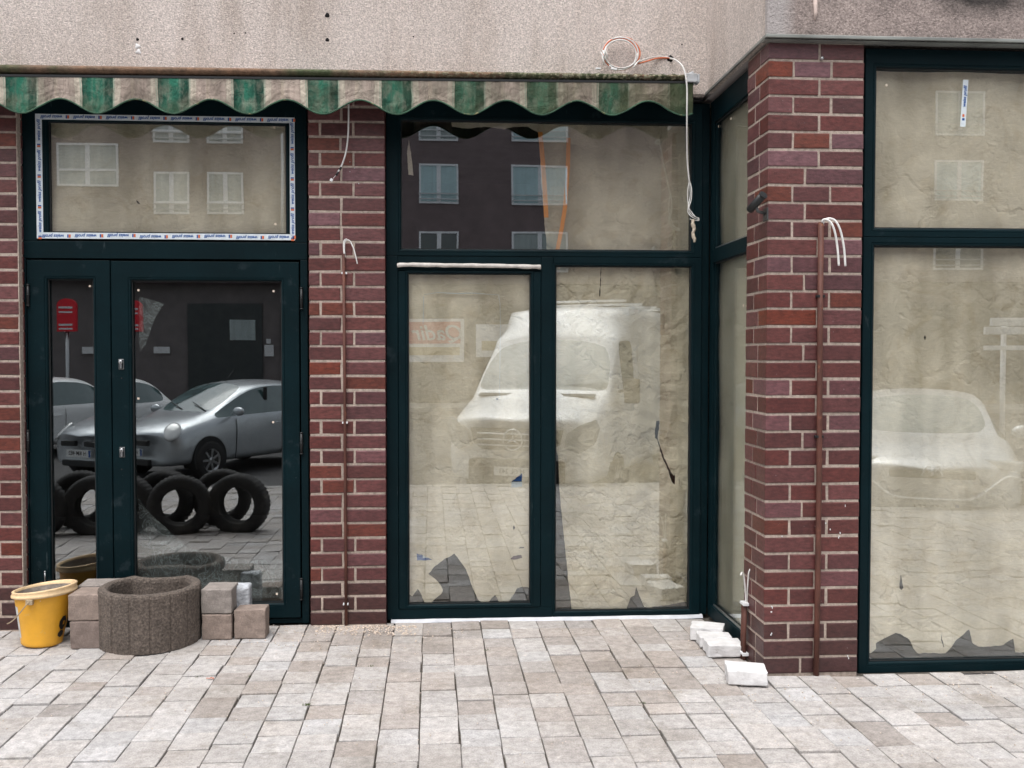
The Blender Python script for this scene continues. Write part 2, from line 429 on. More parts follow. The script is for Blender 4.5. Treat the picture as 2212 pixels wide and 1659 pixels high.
def pier(name, xa, xb, patterns, label):
    mb = MB(); brick_wall(mb, xa, xb, YB, patterns, 3.02)
    zq = 0
    while zq < 2.95:
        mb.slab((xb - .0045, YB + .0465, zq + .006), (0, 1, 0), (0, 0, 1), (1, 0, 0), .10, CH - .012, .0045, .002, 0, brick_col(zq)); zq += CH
    mb.box(xa + .004, xb - .004, YB + .0035, YB + .30, -.03, 3.0, mi=1)
    return mb.build(name, [M['brick'], M['mortar']], B, label)
xl, xr = P(668, 800, YB).x, P(833, 800, YB).x; pw = xr - xl
q = .118
A_ = [q, pw - 2 * 0 - q - .011 - .115 - .011, .115]
pier('brick_pier', xl, xr, lambda n: ([.178, pw - .178 - .011] if n % 2 == 0 else [.06, .175, pw - .06 - .175 - .022]) if n % 5 != 2 else [pw - .24 - .011, .24], 'narrow brick pier between the double door and the middle shopfront')
xl2 = P(45, 800, YB).x
pier('brick_pier', xl2 - .75, xl2, lambda n: ([.24, .24, .24] if n % 2 == 0 else [.115, .24, .24, .115]), 'brick pier cut off by the left edge')
# --- corner pillar
mb = MB()
XE = P(1860, 800, YF).x; fw = XE - XR
YE = PXl(1610, 800, XR).y
z = 0; n = 0
SP = [2, 0, 1, 0, 1, 0, 1, 0, 1, 2, 1, 0, 1, 2, 1, 0, 1, 0, 2, 1, 0, 1, 2, 1, 0, 1, 2, 1]
while z < 3.0:
    h = min(CH - .012, 3.0 - z)
    if h < .01: break
    kind = SP[n % len(SP)]
    f1, s1 = {0: (.24, .115), 1: (.115, .178), 2: (.175, .115)}[kind]
    j = .001
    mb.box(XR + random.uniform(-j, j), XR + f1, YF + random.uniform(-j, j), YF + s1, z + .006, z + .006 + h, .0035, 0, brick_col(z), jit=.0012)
    xx = XR + f1 + .011
    rest = {0: [fw], 1: [.172, fw], 2: [fw]}[kind]
    for wd in rest:
        wd2 = min(wd, XE - xx)
        if wd2 < .02: break
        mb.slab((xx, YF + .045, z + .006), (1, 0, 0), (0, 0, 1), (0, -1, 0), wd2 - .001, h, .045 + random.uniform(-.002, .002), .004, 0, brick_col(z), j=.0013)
        xx += wd2 + .011
    yy = YF + s1 + .011
    for wd in ({0: [.178, 1], 1: [1], 2: [.178, 1]}[kind]):
        wd2 = min(wd, YE - yy)
        if wd2 < .02: break
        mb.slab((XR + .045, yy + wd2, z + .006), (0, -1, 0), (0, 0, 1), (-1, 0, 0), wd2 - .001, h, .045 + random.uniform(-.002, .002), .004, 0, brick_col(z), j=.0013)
        yy += wd2 + .011
    z += CH; n += 1
mb.box(XR + .0035, XE - .004, YF + .0035, YE - .003, -.03, 3.0, mi=1)
mb.build('brick_pillar', [M['brick'], M['mortar']], B, 'projecting corner pillar of red and mauve brick')

for (u, v, k_) in ((1668, 1312, 3), (1666, 1322, 2), (1667, 1371, 2), (1816, 1150, 3), (1812, 1158, 2), (1785, 1132, 2), (1792, 1140, 1), (1688, 1160, 2), (1832, 1420, 2), (1826, 1090, 2)):
    mb = MB(); p_ = P(u, v, YF - .0015)
    for _ in range(k_): q_ = p_ + Vector((random.uniform(-.004, .004), 0, random.uniform(-.008, .008))); mb.box(q_.x - .0016, q_.x + .0016, q_.y - .0008, q_.y + .002, q_.z - .004, q_.z + .003, jit=.001)
    mb.build('paint_splash', M['white_plastic'], B)
# --- stucco
YSB, YSF, XS, ZS = 5.215, 4.262, 1.556, 3.012
def stucco_slab(pts_fn, nx, nz, name, m, label=None):
    mb = MB(); g = [[mb.bm.verts.new(pts_fn(i / nx, k / nz)) for k in range(nz + 1)] for i in range(nx + 1)]
    for i in range(nx):
        for k in range(nz): mb.faces([g[i][k], g[i + 1][k], g[i + 1][k + 1], g[i][k + 1]], [(0, 1, 2, 3)], 0, (1, 1, 1), True)
    return mb.build(name, m, B, label)
HT = 6.5
dark_render = M['stucco_dark']
mb = MB(); mb.box(-7, XS - .0, YSB, YSB + .35, ZS, HT); mb.build('rendered_wall', M['stucco'], B, 'pale roughcast wall above the awning')
mb = MB(); mb.box(XS, XS + .03, YSF + .03, YSB - .001, ZS, HT); mb.build('rendered_wall', M['stucco'], B, 'flank of the projecting bay, pale roughcast')
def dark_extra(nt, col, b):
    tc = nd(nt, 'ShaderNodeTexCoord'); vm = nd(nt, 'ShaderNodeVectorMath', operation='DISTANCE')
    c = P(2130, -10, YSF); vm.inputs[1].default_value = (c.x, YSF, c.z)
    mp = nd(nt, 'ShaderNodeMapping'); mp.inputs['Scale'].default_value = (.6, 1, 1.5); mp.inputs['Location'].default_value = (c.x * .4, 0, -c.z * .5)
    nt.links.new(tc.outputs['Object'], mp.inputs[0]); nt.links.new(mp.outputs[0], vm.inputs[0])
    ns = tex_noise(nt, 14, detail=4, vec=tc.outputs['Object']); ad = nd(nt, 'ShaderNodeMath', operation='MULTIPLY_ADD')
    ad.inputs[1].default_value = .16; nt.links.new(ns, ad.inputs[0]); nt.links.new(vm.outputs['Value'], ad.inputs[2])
    col = mul(nt, col, (.03, .026, .024), 'MIX', ramp(nt, ad.outputs[0], [(.14, .92), (.26, 0.)]))  # soft dark patch at the top right: shadow painted into the wall colour
    # paler strip of filler down the corner
    sx = nd(nt, 'ShaderNodeSeparateXYZ'); nt.links.new(tc.outputs['Object'], sx.inputs[0])
    a2 = nd(nt, 'ShaderNodeMath', operation='MULTIPLY_ADD'); a2.inputs[1].default_value = .06; nt.links.new(ns, a2.inputs[0]); nt.links.new(sx.outputs[0], a2.inputs[2])
    mr = nd(nt, 'ShaderNodeMapRange'); mr.inputs[1].default_value = XS + .10; mr.inputs[2].default_value = XS + .17; mr.inputs[3].default_value = 1; mr.inputs[4].default_value = 0
    nt.links.new(a2.outputs[0], mr.inputs[0])
    return mul(nt, col, (.46, .42, .41), 'MIX', mr.outputs[0])
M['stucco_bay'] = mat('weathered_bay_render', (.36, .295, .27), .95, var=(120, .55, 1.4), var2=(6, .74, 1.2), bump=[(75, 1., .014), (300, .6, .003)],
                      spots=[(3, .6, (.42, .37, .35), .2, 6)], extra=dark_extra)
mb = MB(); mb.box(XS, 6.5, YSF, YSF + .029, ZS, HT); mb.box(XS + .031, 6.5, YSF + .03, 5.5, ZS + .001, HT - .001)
mb.build('rendered_wall', M['stucco_bay'], B, 'front of the projecting bay, brown roughcast with a soft shadow painted into it')
mb = MB(); mb.tube([P(1760, -40, YSF - .004), P(1762, 28, YSF - .004), P(1760, 42, YSF - .004)], [.012, .009, .004], 8)
mb.build('filler_smear', mat('pink_filler', (.62, .5, .45), .9, var=(40, .8, 1.1)), B)
# drip edge
mb = MB()
mb.box(XS - .012, 6.5, YSF - .014, YSF - .001, ZS - .010, ZS + .006, .003)
mb.box(XS - .012, XS - .001, YSF, YSB - .001, ZS - .010, ZS + .006, .003)
mb.box(XS - .010, 6.4, YSF + .002, YSF + .05, ZS - .016, ZS - .012)
mb.build('drip_edge', M['zinc'], B)
# holes in the render
hole = mat('drill_hole', (.006, .005, .005), 1.)
def drill(u, v, r, Y=YSB):
    p = P(u, v, Y); mb = MB(); m4 = Matrix.Translation(p) @ Matrix.Rotation(R(90), 4, 'X')
    mb.lathe([(0.0001, .0012), (r, .0014), (r * 1.1, -.002)], 14, 0, m4, fn=lambda r_, z, a: r_ * (1 + .12 * math.sin(3 * a + u))); mb.build('drill_hole', hole, B)
for u, v, r in ((707, 33, .0125), (707, 86, .010), (297, 85, .008), (394, 84, .007), (506, 72, .004), (530, 71, .004), (893, 79, .004), (1473, 96, .004), (2190, -30, .005)): drill(u, v, r)
p = P(1653, 25, YSF)
mb = MB()
for (u, v) in ((297, 100), (299, 112)):
    p = P(u, v, YSB); m4 = Matrix.Translation(p) @ Matrix.Rotation(R(90), 4, 'X')
    mb.lathe([(.0001, .0025), (.012, .002), (.016, -.002)], 14, 0, m4, fn=lambda r, z, a: r * (1 + .25 * math.sin(3 * a + u)))
mb.build('filler_patch', mat('white_filler', (.72, .71, .71), .9, var=(50, .8, 1.05)), B)

# --- window / door frames ------------------------------------------------
def rect(u0, v0, u1, v1, Y):
    a, b = P(u0, (v0 + v1) / 2, Y), P(u1, (v0 + v1) / 2, Y)
    t, bo = P((u0 + u1) / 2, v0, Y), P((u0 + u1) / 2, v1, Y)
    return [a.x, b.x, bo.z, t.z]           # x0 x1 z0 z1
def bars(mb, outer, inner, Y, d=.07, bev=.0035, mi=0, step=True):
    """mitred ring of four profile bars between two rectangles (x0,x1,z0,z1), front face at Y"""
    x0, x1, z0, z1 = outer; a0, a1, c0, c1 = inner
    O = [(x0, z0), (x1, z0), (x1, z1), (x0, z1)]; I = [(a0, c0), (a1, c0), (a1, c1), (a0, c1)]
    cx, cz = (a0 + a1) / 2, (c0 + c1) / 2
    def sc(poly, k): return [(x + (k if x < cx else -k), z + (k if z < cz else -k)) for x, z in poly]
    # profile from outside to inside: back, face edge, small chamfer, face, groove, bead slope, inside
    prof = [(O, 0, d), (O, 0, .003), (O, .003, 0), (I, -.016, 0), (I, -.0145, .0025), (I, -.013, .0), (I, -.005, .001), (I, 0, .008), (I, 0, d)]
    rings = []
    for poly, k, y in prof:
        rings.append([mb.bm.verts.new((px, Y + y, pz)) for px, pz in sc(poly, k)])
    for i in range(len(rings) - 1):
        for k in range(4):
            a, b = rings[i], rings[i + 1]
            mb.faces([a[k], a[(k + 1) % 4], b[(k + 1) % 4], b[k]], [(0, 1, 2, 3)], mi)
def gasket(mb, inner, Y, mi=1, w=.006):
    x0, x1, z0, z1 = inner
    for (a, b, c, d) in ((x0, x0 + w, z0 + w, z1 - w), (x1 - w, x1, z0 + w, z1 - w), (x0, x1, z0, z0 + w), (x0, x1, z1 - w, z1)):
        mb.box(a + .0004, b - .0004, Y + .014, Y + .023, c + .0004, d - .0004, mi=mi)
def pane(inner, Yg, parent, m, name='pane', rot=None):
    x0, x1, z0, z1 = inner; e = .004
    mb = MB(); mb.box(x0 - e, x1 + e, Yg, Yg + .006, z0 - e, z1 + e)
    return mb.build(name, m, parent)
def sticker(parent, pts, Yg, s=.011):
    for (u, v, a) in pts:
        p = P(u, v, Yg - .002); mb = MB()
        mb.box(-s / 2, s / 2, -.001, .0008, -s / 2, s / 2, mat4=Matrix.Translation(p) @ Matrix.Rotation(R(a), 4, 'Y'), bev=.0005, segs=1)
        mb.build('spacer_sticker', M['sticker'], parent)
M['sticker'] = mat('cork_spacer', (.74, .62, .50), .8)
FY = 5.300
ZT = 2.985
# ---- double door bay
bay = rect(47, 250, 665, 1345, FY); bay[2] = .0; bay[3] = ZT
tw = rect(78, 250, 637, 517, FY)
lo = rect(62, 560, 650, 1345, FY)
mb = MB()
zb1, zb0 = tw[2] - .012, lo[3]
FX0, FX1 = bay[0], bay[1]
def vbar(mb, x0, x1, z0, z1, Y=FY, d=.075, proud=0): mb.box(x0, x1, Y - proud, Y + d, z0, z1, .003)
vbar(mb, FX0, tw[0] - .001, zb1, ZT); vbar(mb, tw[1] + .001, FX1, zb1, ZT)
mb.box(tw[0] - .0005, tw[1] + .0005, FY + .001, FY + .075, tw[3] + .001, ZT - .001, .002)
vbar(mb, FX0 + .0006, FX1 - .0006, zb0 + .002, zb1 - .001)
vbar(mb, FX0, lo[0] - .002, 0, zb0); vbar(mb, lo[1] + .002, FX1, 0, zb0)
mb.box(lo[0], lo[1], FY + .01, FY + .075, 0.0, .028, .002)
door = mb.build('door_frame', M['frame'], B, 'dark teal frame of the double door')
# transom with taped edge
tg = rect(104, 265, 618, 503, FY)
mb = MB(); ti = [tg[0] - .012, tg[1] + .012, tg[2] - .012, tg[3] + .012]
bars(mb, tw, tg, FY + .002); gasket(mb, tg, FY + .002)
win = mb.build('transom_window', [M['frame'], M['gasket']], B, 'wide transom window bordered with printed protective tape')
pane(tg, YG, win, M['transom_glass']); sticker(win, [(108, 490, 10), (595, 484, 20), (592, 275, 0)], YG)
# printed tape on the transom bars
mb = MB(); YT = FY - .0015
o_, i_ = tw, [tg[0] - .017, tg[1] + .017, tg[2] - .017, tg[3] + .017]
i_ = rect(92, 262, 626, 504, FY)
qs = [[(o_[0], o_[2]), (o_[1], o_[2]), (i_[1], i_[2]), (i_[0], i_[2])], [(o_[1], o_[2] + .001), (o_[1], o_[3]), (i_[1], i_[3]), (i_[1], i_[2] + .001)],
      [(o_[0], o_[3]), (o_[1], o_[3]), (i_[1], i_[3]), (i_[0], i_[3])], [(o_[0], o_[2] + .001), (o_[0], o_[3]), (i_[0], i_[3]), (i_[0], i_[2] + .001)]]
for q_ in qs: prism_y(mb, q_, YT, YT + .0012)
def stamp(mb, cx, cz, ang, s, clipw):
    s = .0255
    T = Matrix.Translation((cx, YT - .0006, cz)) @ Matrix.Rotation(R(ang), 4, 'Y') @ Matrix.Rotation(R(90), 4, 'X')
    mb.text('weiss profil', s, T, 1, .0003, .0006, .25)
    T2 = T @ Matrix.Translation((-s * 3.35, 0, 0))
    mb.box(-s * .32, s * .1, -s * .35, s * .35, -.0002, .0004, mi=2, mat4=T2); mb.box(s * .14, s * .42, -s * .35, s * .35, -.0002, .0004, mi=1, mat4=T2)
tw_ = i_[0] - o_[0]; th = i_[2] - o_[2]
n = 8; L = o_[1] - o_[0]
for k in range(n):
    x = o_[0] + .09 + (L - .18) * k / (n - 1)
    stamp(mb, x, o_[2] + th * (.5 + .08 * (k % 3 - 1)), 180, th * .52, L)
    stamp(mb, x, (o_[3] + i_[3]) / 2, 180, (o_[3] - i_[3]) * .55, L)
for k in range(4):
    z = o_[2] + .09 + (o_[3] - o_[2] - .18) * k / 3
    stamp(mb, (o_[0] + i_[0]) / 2, z, -90 + 0, (i_[0] - o_[0]) * .50, L); stamp(mb, (o_[1] + i_[1]) / 2, z, -90, (o_[1] - i_[1]) * .55, L)
mb.build('protective_tape', [M['tape_white'], M['blue_print'], M['orange_print']], win)
# leaves
def leaf(outer, inner, name, label, m, ang=0, hinge_x=None, cyl=False, hinges=None, stk=(), dy=-.004):
    mb = MB(); bars(mb, outer, inner, FY + dy, .066); gasket(mb, inner, FY + dy)
    lf = mb.build(name, [M['frame'], M['gasket']], B, label)
    x0, x1, z0, z1 = inner
    pn = pane(inner, YG, lf, m)
    sticker(lf, stk, YG)
    if ang:
        T = Matrix.Translation((hinge_x, FY, 0)) @ Matrix.Rotation(ang, 4, 'Z') @ Matrix.Translation((-hinge_x, -FY, 0))
        lf.matrix_world = T
    return lf
ll_o = rect(63, 562, 242, 1338, FY); ll_i = rect(107, 603, 205, 1303, FY)
rl_o = rect(244, 565, 648, 1340, FY); rl_i = rect(287, 606, 610, 1306, FY)
for r_ in (ll_o, rl_o): r_[2] = .034
LEFT = leaf(ll_o, ll_i, 'door_leaf', 'narrow left leaf of the double door', M['door_glass'], 0, None, stk=[(194, 618, 30)])
RIGHT = leaf(rl_o, rl_i, 'door_leaf', 'wide right leaf of the double door with two lock cylinders', M['door_glass'], stk=[(299, 627, 20), (591, 629, 15), (299, 861, 10), (590, 912, 40), (598, 1283, 0)])
LANG = R(2.25)
# the narrow leaf's pane sits a little askew in its beads, so it mirrors the street from another angle
pn = [c for c in LEFT.children if c.name.startswith('pane')][0]
cxp = (ll_i[0] + ll_i[1]) / 2
pn.matrix_world = Matrix.Translation((cxp, YG + .006, 0)) @ Matrix.Rotation(LANG, 4, 'Z') @ Matrix.Translation((-cxp, -YG, 0))
def hinge(parent, u, v0, v1):
    mb = MB(); a, b = P(u, v0, FY - .012), P(u, v1, FY - .012)
    mb.tube([(a.x, FY - .012, a.z), (a.x, FY - .012, b.z)], .008, 10); mb.box(a.x - .006, a.x + .006, FY - .012, FY + .002, b.z + .01, a.z - .01, .001)
    for zz in (a.z, b.z, (a.z + b.z) / 2): mb.tube([(a.x, FY - .012, zz - .003), (a.x, FY - .012, zz + .003)], .0095, 10)
    mb.build('hinge', M['dark_metal'], parent)
for v in (615, 930, 1265): hinge(LEFT, 60, v, v + 45)
for v in (622, 935, 1250): hinge(RIGHT, 651, v, v + 45)
def lock(u, v):
    p = P(u, v, FY - .004); mb = MB(); M4 = Matrix.Translation(p) @ Matrix.Rotation(R(90), 4, 'X')
    mb.lathe([(.0105, 0), (.0105, .014), (.009, .016), (.0001, .016)], 20, 0, M4 @ Matrix.Translation((0, .008, 0)))
    mb.box(-.0055, .0055, -.028, .004, 0, .013, .002, 0, mat4=M4)
    mb.box(-.001, .001, -.002, .011, .0158, .0166, mi=1, mat4=M4)
    mb.box(-.0145, .0145, -.033, .024, -.001, .0035, .003, 0, mat4=M4); mb.box(-.0125, .0125, -.031, .022, .0036, .0042, .0002, 1, mat4=M4)
    mb.build('lock_cylinder', [M['metal'], M['dark_metal']], RIGHT)
lock(262, 785); lock(264, 975)
for v in (817, 1014):
    mb = MB(); p = P(263, v, FY - .005); mb.lathe([(.004, 0), (.004, .001), (.0001, .001)], 10, 0, Matrix.Translation(p) @ Matrix.Rotation(R(90), 4, 'X'))
    mb.build('screw_hole', M['gasket'], RIGHT)
# flush-bolt by the bucket
mb = MB(); p = P(97, 1235, FY - .02); mb.tube([p, p + Vector((0, 0, -.06))], .0035, 8); mb.tube([p + Vector((0, 0, .004)), p + Vector((0, 0, -.004))], .005, 8)
mb.build('door_bolt', M['metal'], LEFT)

# ---- middle shopfront
mo = rect(835, 245, 1522, 1343, FY); mo[2] = .012; mo[3] = ZT
MX0, MX1 = mo[0], XR + .03
tg2 = rect(866, 262, 1495, 540, FY); zt0 = tg2[2]
lg = rect(861, 585, 1168, 1322, FY); lgi = rect(882, 591, 1146, 1305, FY)
fg = rect(1200, 575, 1492, 1319, FY)
mb = MB()
full = [MX0, tg2[1] + .062, mo[2], ZT]
xM0, xM1 = lg[1] + .002, fg[0] - .002
bars(mb, [MX0, full[1], zt0 - .038, ZT - .002], tg2, FY); gasket(mb, tg2, FY)
zmid = zt0 - .0385
zbot = fg[2] - .062
vbar(mb, MX0, lg[0] - .002, mo[2], zmid)
vbar(mb, xM0, xM1 - .014, mo[2] + .0605, zmid)
mb.box(MX0 + .001, xM1 - .015, FY + .0005, FY + .075, mo[2], mo[2] + .0595, .003)
bars(mb, [xM1 - .0135, full[1], mo[2], zmid - .0005], fg, FY); gasket(mb, fg, FY)
mb.box(lg[0] - .001, lg[1] + .001, FY + .004, FY + .07, lg[3] + .003, zmid - .001, .001)
mid = mb.build('shop_window', [M['frame'], M['gasket']], B, 'middle shopfront frame with transom and fixed pane, papered inside')
pane(tg2, YG, mid, M['transom_glass']); pane(fg, YG, mid, M['glass']); sticker(mid, [(1208, 579, 40), (1199, 1092, 0)], YG, .009)
lg[2] = mo[2] + .0615
ML = leaf(lg, lgi, 'door_leaf', 'narrow papered glass door leaf in the middle shopfront', M['glass'])
mb = MB()
pts = [P(858, 573, FY - .012), P(880, 572, FY - .014), P(960, 573, FY - .014), P(1060, 574, FY - .013), P(1140, 576, FY - .014), P(1168, 577, FY - .012)]
mb.tube(bez(pts, 5), .012, 10); 
for v in mb.bm.verts: v.co.z = v.co.z + (noise.noise(v.co * 40) * .004); v.co.y += noise.noise(v.co * 60 + Vector((9, 0, 0))) * .002
mb.build('foam_strip', M['foam'], ML)
# ---- return window (plane x = const, facing -x)
XW = XR + .028
yw0, yw1 = YE + .002, FY + .075
mb = MB()
def xbar(y0, y1, z0, z1, proud=0): mb.box(XW - proud, XW + .07, y0, y1, z0, z1, .003)
yc = FY - .002
xbar(yc - .05, yc, 0.012, ZT)                       # stile at the inner corner
xbar(yw0, yc - .0505, 2.86, ZT - .001); xbar(yw0, yc - .0505, .012, .085)
zr0, zr1 = zmid - .035, zt0 + .004
xbar(yw0, yc - .0505, zr0, zr1)
for (a, b) in ((.085, zr0), (zr1, 2.86)):
    for k, (w_, pr) in enumerate(((.012, -.004), (.010, -.010))):
        mb.box(XW + .004 + .007 * k, XW + .03, yc - .0505 - .012 * (k + 1), yc - .0505 - .012 * k, a + .0005, b - .0005)
    mb.box(XW + .0102, XW + .02, yw0, yc - .075, a + .0005, a + .010, mi=2); mb.box(XW + .012, XW + .02, yw0, yc - .075, b - .008, b - .0005, mi=1)
ret = mb.build('return_window', [M['frame'], M['gasket'], M['metal']], B, 'narrow side window in the flank of the bay, seen at a slant')
for (a, b) in ((.085, zr0), (zr1, 2.86)):
    m_ = MB(); m_.box(XW + .022, XW + .028, yw0, yc - .055, a - .003, b + .003); m_.build('pane', M['glass2'], ret)
for (u, v) in ((1579, 256), (1552, 273), (1605, 520), (1538, 658), (1606, 660)):
    p = PXl(u, v, XW + .0215)
    if p.y > YE: m_ = MB(); m_.box(-.001, .001, -.006, .006, -.006, .006, mat4=Matrix.Translation(p)); m_.build('spacer_sticker', M['sticker'], ret)
# corner post joining both fronts
mb = MB(); mb.box(full[1] + .001, XW - .001, FY + .012, FY + .07, .012, ZT, .002); mb.build('corner_post', M['frame'], B)
# ---- right bay window
FR = 4.335; YGR = FR + .025
XE2 = XE + .003
tr = rect(1888, 150, 2500, 495, FR); lr = rect(1888, 533, 2500, 1425, FR)
tr[0] = lr[0] = (tr[0] + lr[0]) / 2; XO = P(1862, 800, FR).x
ro0 = P(1862, 1455, FR).z
mb = MB(); zm = (tr[2] + lr[3]) / 2; XX1 = tr[1] + .06
bars(mb, [XO, XX1, zm, 2.99], tr, FR); gasket(mb, tr, FR)
bars(mb, [XO, XX1, ro0, zm - .0006], lr, FR); gasket(mb, lr, FR)
rw = mb.build('bay_window', [M['frame'], M['gasket']], B, 'large bay shopfront right of the brick pillar')
pane(tr, YGR, rw, M['glass2']); pane(lr, YGR, rw, M['glass2']); sticker(rw, [(1915, 184, 30)], YGR)
mb = MB()
T = Matrix.Translation(P(2083, 222, YGR - .003)) @ Matrix.Rotation(R(3), 4, 'Y')
mb.box(-.013, .013, -.0006, .0006, -.115, .11, mat4=T)
for zz, tx_ in ((.03, 'weiss profil'),): mb.text(tx_, .022, T @ Matrix.Translation((0, -.001, zz)) @ Matrix.Rotation(R(-90), 4, 'Y') @ Matrix.Rotation(R(90), 4, 'X'), 1, .0003, .0006, .25)
mb.box(-.006, .004, -.0016, -.0008, -.068, -.055, mat4=T, mi=2); mb.box(-.006, .006, -.0016, -.0008, -.085, -.074, mat4=T, mi=1)
mb.build('tape_strip', [M['tape_white'], M['blue_print'], M['orange_print']], rw)
mb = MB(); mb.box(XX1 + .001, XX1 + .8, FR - .03, FR + .3, -.03, 2.99); mb.build('brick_pier', M['brick'], B)
# sills / membranes under the frames
def rag_sill(name, x0, x1, yf, yb, z0, z1):
    mb = MB(); N = int((x1 - x0) / .03); top = []; bot = []
    pr = []
    for i in range(N + 1):
        x = x0 + (x1 - x0) * i / N; w_ = noise.noise(Vector((x * 6, yf, 0))) * .006
        pr.append([mb.bm.verts.new((x, yb, z1 + w_ * .3)), mb.bm.verts.new((x, yf + .012 + w_ * .4, z1 + w_ * .5)), mb.bm.verts.new((x, yf + w_, z0 + (z1 - z0) * .55 + w_)), mb.bm.verts.new((x, yf - .008 + w_ * 1.6, z0))])
    for i in range(N):
        for k in range(3): mb.faces([pr[i][k], pr[i + 1][k], pr[i + 1][k + 1], pr[i][k + 1]], [(0, 1, 2, 3)], 0, (1, 1, 1), True)
    return mb.build(name, M['sill'], B)
rag_sill('sill_membrane', P(845, 1345, FY).x, XW - .03, FY - .012, FY + .05, -.004, .013)
rag_sill('sill_membrane', XO - .004, XX1, FR - .05, FR + .05, -.004, ro0 - .003)
# wall lintel over the middle and left fronts (behind the awning) and the room
mb = MB()
mb.box(-7, XS - .001, YSB + .06, 5.5, 2.986, 2.999)
mb.build('soffit', M['dark_metal'], B)
mb = MB()
for (a, b, c, d, e, f) in ((-7, 8, 9.0, 9.1, -.03, 3.3), (-7.1, -7, 5.4, 9.1, -.03, 3.3), (8, 8.1, 4.4, 9.1, -.03, 3.3), (-7, 8, 5.42, 9.1, 3.2, 3.3), (-7, XW + .07, 5.378, 9.1, -.03, .0), (XW + .08, 8, 4.42, 9.1, -.031, -.002), (XW + .08, 8, 4.42, 5.40, 3.0, 3.1)):
    mb.box(a, b, c, d, e, f)
mb.build('interior', M['room'], B)
mb = MB(); mb.box(-7, FX0 - .001, 5.36, 5.45, 0, 3.2); mb.box(FX1 + .001, MX0 - .001, YB + .31, 5.45, 0, 3.2); mb.box(-7, XS, 5.38, 5.45, ZT + .01, 3.3); mb.build('inner_wall', M['room'], B)

# ================================================================== PAPER BEHIND THE GLASS
def inside(p, poly):
    c = False; n = len(poly)
    for i in range(n):
        a, b = poly[i], poly[(i + 1) % n]
        if (a[1] > p[1]) != (b[1] > p[1]) and p[0] < (b[0] - a[0]) * (p[1] - a[1]) / (b[1] - a[1]) + a[0]: c = not c
    return c
def rag(poly, seed, amp=.004, step=.012, frac=True):
    out = []; n = len(poly)
    for i in range(n):
        a, b = Vector(poly[i]), Vector(poly[(i + 1) % n]); L = (b - a).length; k = max(1, int(L / step))
        nrm = Vector((-(b - a).y, (b - a).x)); nrm = nrm / max(nrm.length, 1e-6)
        for j in range(k):
            p = a.lerp(b, j / k)
            if j and frac: p = p + nrm * noise.noise(Vector((p.x * 45, p.y * 45, seed))) * amp
            out.append((p.x, p.y))
    return out
def sheet(name, outline, holes, Y, label, cat, amp=.006, seed=0, m='paper', res=.03, xplane=None, group=None, push=None):
    """crumpled sheet: outline and holes in metres (x,z) of the plane y=Y (or (y,z) of x=xplane)"""
    polys = [rag(outline, seed, .0035)] + [rag(h, seed + 3, .005, .009) for h in holes]
    vs, es = [], []
    for pl in polys:
        s = len(vs); vs += [Vector(p) for p in pl]; es += [(s + i, s + (i + 1) % len(pl)) for i in range(len(pl))]
    xs = [p[0] for p in outline]; zs = [p[1] for p in outline]
    x = min(xs)
    while x < max(xs):
        z = min(zs)
        while z < max(zs):
            q = (x + random.uniform(-.3, .3) * res, z + random.uniform(-.3, .3) * res)
            if inside(q, polys[0]) and not any(inside(q, h) for h in polys[1:]): vs.append(Vector(q))
            z += res
        x += res
    V, E, F, *_ = delaunay_2d_cdt(vs, es, [], 0, 1e-6)
    mb = MB(); bv = []
    for p in V:
        f = noise.fractal(Vector((p.x * 3.2, p.y * 2.2, seed)), .8, 2.1, 4)
        rd = 1 - abs(noise.noise(Vector((p.x * 5, p.y * 4, seed + 7)))) * 2
        d = (f * .6 + rd * rd * .45) * amp
        if push: d += push(p.x, p.y)
        d = max(d, -.004)
        bv.append(mb.bm.verts.new((p.x, Y + .006 + d, p.y) if xplane is None else (xplane + .006 + d, p.x, p.y)))
    for f in F:
        c = sum((V[i] for i in f), Vector((0, 0))) / len(f)
        if inside(c, polys[0]) and not any(inside(c, h) for h in polys[1:]): mb.faces(bv, [tuple(f)], 0, (1, 1, 1), True)
    o = mb.build(name, M[m]); setp(o, label, cat, group); return o
YP = YG + .014
def Q(pts, Y=YP): return [((lambda p: (p.x, p.z))(P(u, v, Y))) for u, v in pts]
def ZC(ox, oy, s, pts): return [((ox + x * s) * .54004, (oy + y * s) * .54004) for x, y in pts]
# left transom
sheet('paper_sheet', [(tg[0] - .008, tg[2] - .008), (tg[1] + .008, tg[2] - .008), (tg[1] + .008, tg[3] + .008), (tg[0] - .008, tg[3] + .008)], [Q([(293, 432), (296, 439), (302, 441), (297, 434)])], YP + .003,
      'smooth tan masking paper filling the taped transom window over the double door', 'paper sheet', .002, 1, res=.05, group='masking papers behind the shop glass')
# middle transom
main = [(1165, 258), (1166, 300), (1171, 380), (1178, 470), (1184, 548), (1500, 548), (1500, 255)]
def fold(x, z): return .028 + .022 * noise.noise(Vector((x * 4.5, z * 1.6, 2))) + .012 * (1 - 2 * abs(noise.noise(Vector((x * 5 + z * 6, z * 4, 6)))))
m1 = sheet('paper_sheet', Q(main), [], YP + .004, 'masking paper covering the right half of the middle transom, beside the orange tape', 'paper sheet', .020, 2, 'paper', .03, group='masking papers behind the shop glass', push=fold)
sheet('paper_strip', Q([(975, 262), (977, 272), (1010, 276), (1050, 272), (1090, 278), (1110, 272), (1140, 272), (1164, 285), (1164, 256), (975, 256)]), [], YP + .01, 'ragged paper remnant along the top of the middle transom', 'paper strip', .004, 3)
sheet('paper_strip', Q([(883, 300), (888, 330), (893, 378), (882, 376), (879, 330)]), [], YP + .01, 'small pointed paper scrap at the left edge of the middle transom', 'paper strip', .003, 4, res=.02)
